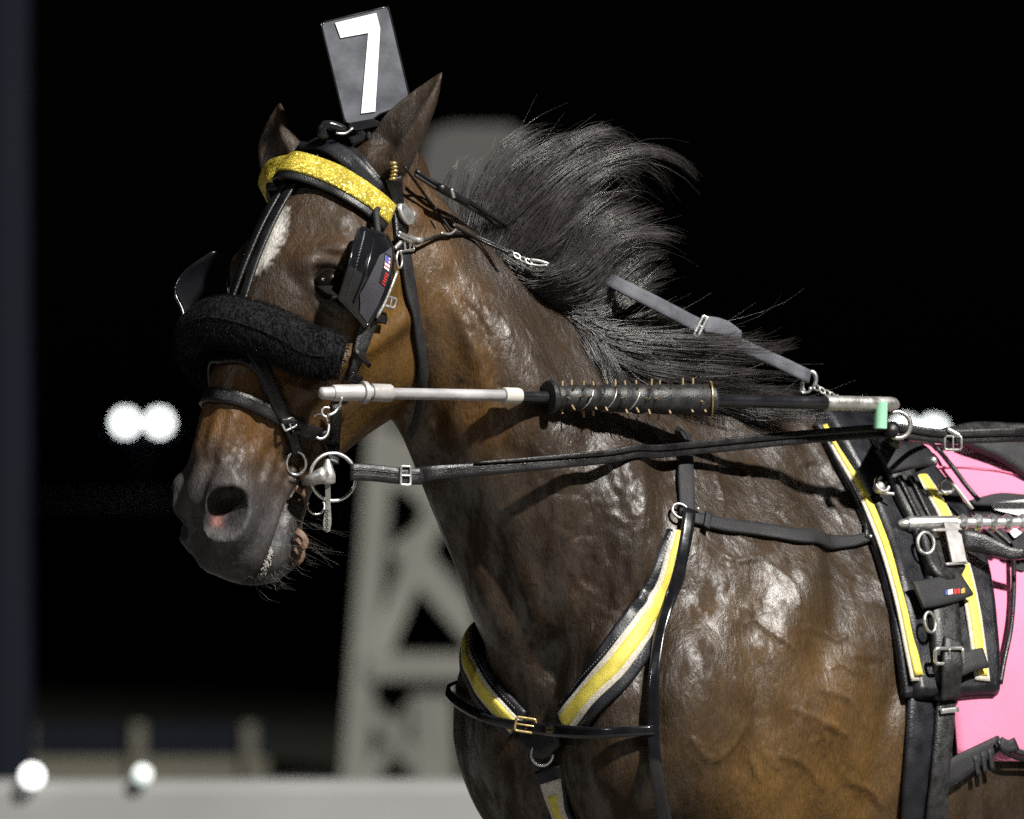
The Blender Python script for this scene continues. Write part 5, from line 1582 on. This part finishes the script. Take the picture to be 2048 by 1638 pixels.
tube("end_ring", [P(1894, 858, -.02), P(1906, 864, -.02), P(1920, 872, -.02)], .0032, M["chrome"], bs)

# ================================================================== sulky shaft
sh = thing("sulky_shaft", "chrome sulky shaft end with beaded coupling slotted against the harness saddle", "shaft")
sp, sn = on_pad(1880, 1048); ysh = sp.y - .045
S_ = lambda px, py: P(px, py, ysh + (px - 1815) * .00028)
lathe("shaft_tube", S_(1813, 1049), S_(1910, 1047), [(0, .004), (.01, .0095), (.06, .0108), (1, .0108)], M["chrome"], sh)
lathe("shaft_rod", S_(1908, 1047), S_(2140, 1044), [(0, .0078), (1, .0078)], M["chrome"], sh)
for k in range(7):
    x = 1925 + k * 30
    lathe("coupling_bead", S_(x - 9, 1047 - k * .3), S_(x + 9, 1047 - k * .3), [(0, .007), (.15, .0105), (.5, .0128), (.85, .0105), (1, .007)], M["chrome"], sh)
lathe("shaft_tip", S_(1796, 1049), S_(1816, 1049), [(0, .003), (.2, .006), (.7, .008), (1, .007)], M["steel"], sh)
fstrap("shaft_strap", [(1915, 1082, ysh + .01), (1950, 1084, ysh + .015), (1985, 1095, ysh + .02), (2020, 1108, ysh + .02), (2060, 1108, ysh + .03)], [.030, .026, .018, .012], M["leather"], sh, face=(.1, -1, .2), thick=.006)
# ================================================================== place behind the horse
def box(name, lo, hi, mat_, parent=None, bevel=.0):
    x0, y0, z0 = lo; x1, y1, z1 = hi
    v = [(x0, y0, z0), (x1, y0, z0), (x1, y1, z0), (x0, y1, z0), (x0, y0, z1), (x1, y0, z1), (x1, y1, z1), (x0, y1, z1)]
    f = [(0, 3, 2, 1), (4, 5, 6, 7), (0, 1, 5, 4), (1, 2, 6, 5), (2, 3, 7, 6), (3, 0, 4, 7)]
    o = mesh_obj(name, v, f, mat_, parent, smooth=False)
    if bevel:
        md_ = o.modifiers.new("bevel", 'BEVEL'); md_.width = bevel; md_.segments = 2
    return o
g = mesh_obj("track", [(-60, -60, 0), (60, -60, 0), (60, 25.8, 0), (-60, 25.8, 0)], [(0, 1, 2, 3)], M["track"], smooth=False)
tag(g, kind="structure")
g = mesh_obj("ground", [(-600, -90, -.03), (600, -90, -.03), (600, 900, -.03), (-600, 900, -.03)], [(0, 1, 2, 3)], M["grass"], smooth=False)
tag(g, kind="structure")
def bar(name, a, b, w, d, mat_, parent):
    """rectangular member from a to b, w across and d deep"""
    a, b = Vector(a), Vector(b); t = (b - a).normalized(); s = t.cross(Vector((0, 1, 0))).normalized(); q = Vector((0, 1, 0))
    v = [p + s * sx * w / 2 + q * sy * d / 2 for p in (a, b) for sx, sy in ((-1, -1), (1, -1), (1, 1), (-1, 1))]
    return fix_normals(mesh_obj(name, v, grid_faces(2, 4, caps=True), mat_, parent, smooth=False))
# pylon: tapered steel structure
YT = 25.4
mast = thing("steel_pylon", "pale grey tapered steel pylon with braces behind the horse's neck", "pylon")
def Q(px, py, dy=0): return P(px, py, YT + dy)
kk = (12 + YT) / 18000.0
bar("leg", Q(768, 820), Q(690, 1800), 52 * kk, .25, M["mast"], mast)
bar("leg", Q(950, 820), Q(1060, 1800), 60 * kk, .25, M["mast"], mast)
bar("middle_post", Q(862, 1340, .05), Q(880, 1800, .05), 80 * kk, .2, M["mast"], mast)
bar("brace", Q(880, 1000, .03), Q(748, 1330, .03), 46 * kk, .15, M["mast"], mast)
bar("brace", Q(800, 1080, .06), Q(985, 1300, .06), 60 * kk, .15, M["mast"], mast)
bar("cross_beam", Q(735, 1332, -.02), Q(1020, 1332, -.02), 50 * kk, .3, M["mast"], mast)
bar("brace", Q(745, 1420, .04), Q(880, 1580, .04), 34 * kk, .15, M["mast"], mast)
bar("brace", Q(840, 1390, .07), Q(735, 1560, .07), 28 * kk, .15, M["mast"], mast)
slab("gusset_plate", [Q(752, 850, .0), Q(965, 850, .0), Q(985, 1120, .0), Q(890, 1060, .0), Q(812, 980, .0), Q(742, 960, .0)], (0, -1, 0), .12, M["mast"], mast)
slab("upper_plate", [Q(858, 268), Q(905, 252), Q(1020, 252), Q(1050, 275), Q(1055, 560), Q(965, 850), Q(760, 850), Q(828, 560), Q(842, 330)], (0, -1, 0), .3, M["mast_dark"], mast)
# barrier wall
yw = 8.0
zt = P(0, 1570, yw).z
wl = thing("barrier_wall", "low pale concrete barrier along the track behind the horse", "barrier wall")
x = -14.0; k = 0
while x < 14:
    box("panel", (x, yw, 0), (x + 2.97, yw + .25, zt + .006 * math.sin(k * 2.1)), M["wall"], wl, bevel=.02); x += 3.0; k += 1
# timber retaining wall farther back
ys = 22.0
sd = thing("retaining_wall", "low olive grey timber retaining wall in the dark beyond the pale barrier", "retaining wall")
a, b = P(-900, 1470, ys), P(535, 1560, ys)
zr = P(0, 1452, ys).z
for k in range(3):
    z0 = zr * k / 3 + .004; box("board", (a.x, ys + .01 * (k % 2), z0), (b.x, ys + .12, zr * (k + 1) / 3), M["shed"] if k < 2 else M["pole"], sd, bevel=.008)
for k in range(14):
    xx = a.x + .1 + k * .42
    if xx < b.x: box("stake", (xx, ys - .05, 0), (xx + .05, ys - .002, zr + .01), M["shed"], sd)
# near left pole
lp_ = thing("lamp_pole", "tall dark blue grey pole beside the track, standing left of the horse", "pole")
c0 = P(12, 819, 16.0)
lathe("shaft", (c0.x, 16, 0), (c0.x, 16, 7.0), [(0, .085), (.02, .085), (1, .060)], M["pole"], lp_)
lathe("base_plate", (c0.x, 16, 0), (c0.x, 16, .06), [(0, .2), (.9, .2), (1, .18)], M["pole"], lp_)
# lit lamps in the distance
def floodlight(px, py, y, r, label, mt, heads=1, gap=0, group=None):
    t = thing("floodlight", label, "floodlight", group)
    c_ = P(px, py, y)
    for h_ in range(heads):
        cx = c_.x + (h_ - (heads - 1) / 2) * gap
        uv_sphere("lamp", (cx, y, c_.z), r, mt, t, n=12, m=16)
        lathe("housing", (cx, y + r * .3, c_.z + r * .2), (cx, y + r * 1.5, c_.z + r * .4), [(0, r * .9), (.1, r * 1.1), (1, r * .5)], M["lamp_body"], t)
    if heads > 1: bar("cross_arm", (c_.x - gap, y + r, c_.z - r * 1.2), (c_.x + gap, y + r, c_.z - r * 1.2), .12, .1, M["pole"], t)
    lathe("mast", (c_.x, y + r * 2, 0), (c_.x, y + r * 2, c_.z), [(0, .16), (1, .09)], M["pole"], t)
    return t
y1 = 150.0; k1 = 162 / 18000.0
floodlight(285, 845, y1, .11, "twin lit floodlights on a mast far behind the horse's nose", M["lamp"], heads=2, gap=68 * k1)
floodlight(1838, 862, y1, .12, "lit floodlight glowing behind the harness saddle and the ring", M["lamp"], heads=2, gap=58 * k1)
def marker(px, py, y, r, label, mt):
    t = thing("marker_lamp", label, "lamp"); c_ = P(px, py, y)
    uv_sphere("globe", c_, r, mt, t, n=12, m=16)
    lathe("stem", (c_.x, y + .07, c_.z), (c_.x, y + r * .8, c_.z), [(0, r * .9), (.6, r * .6), (1, r * .6)], M["lamp_body"], t)
marker(64, 1552, 7.968, .026, "bright round marker lamp on the barrier beside the dark pole", M["marker"])
marker(285, 1549, 7.974, .021, "dimmer greenish marker lamp on the barrier, away from the pole", M["lamp_dim"])
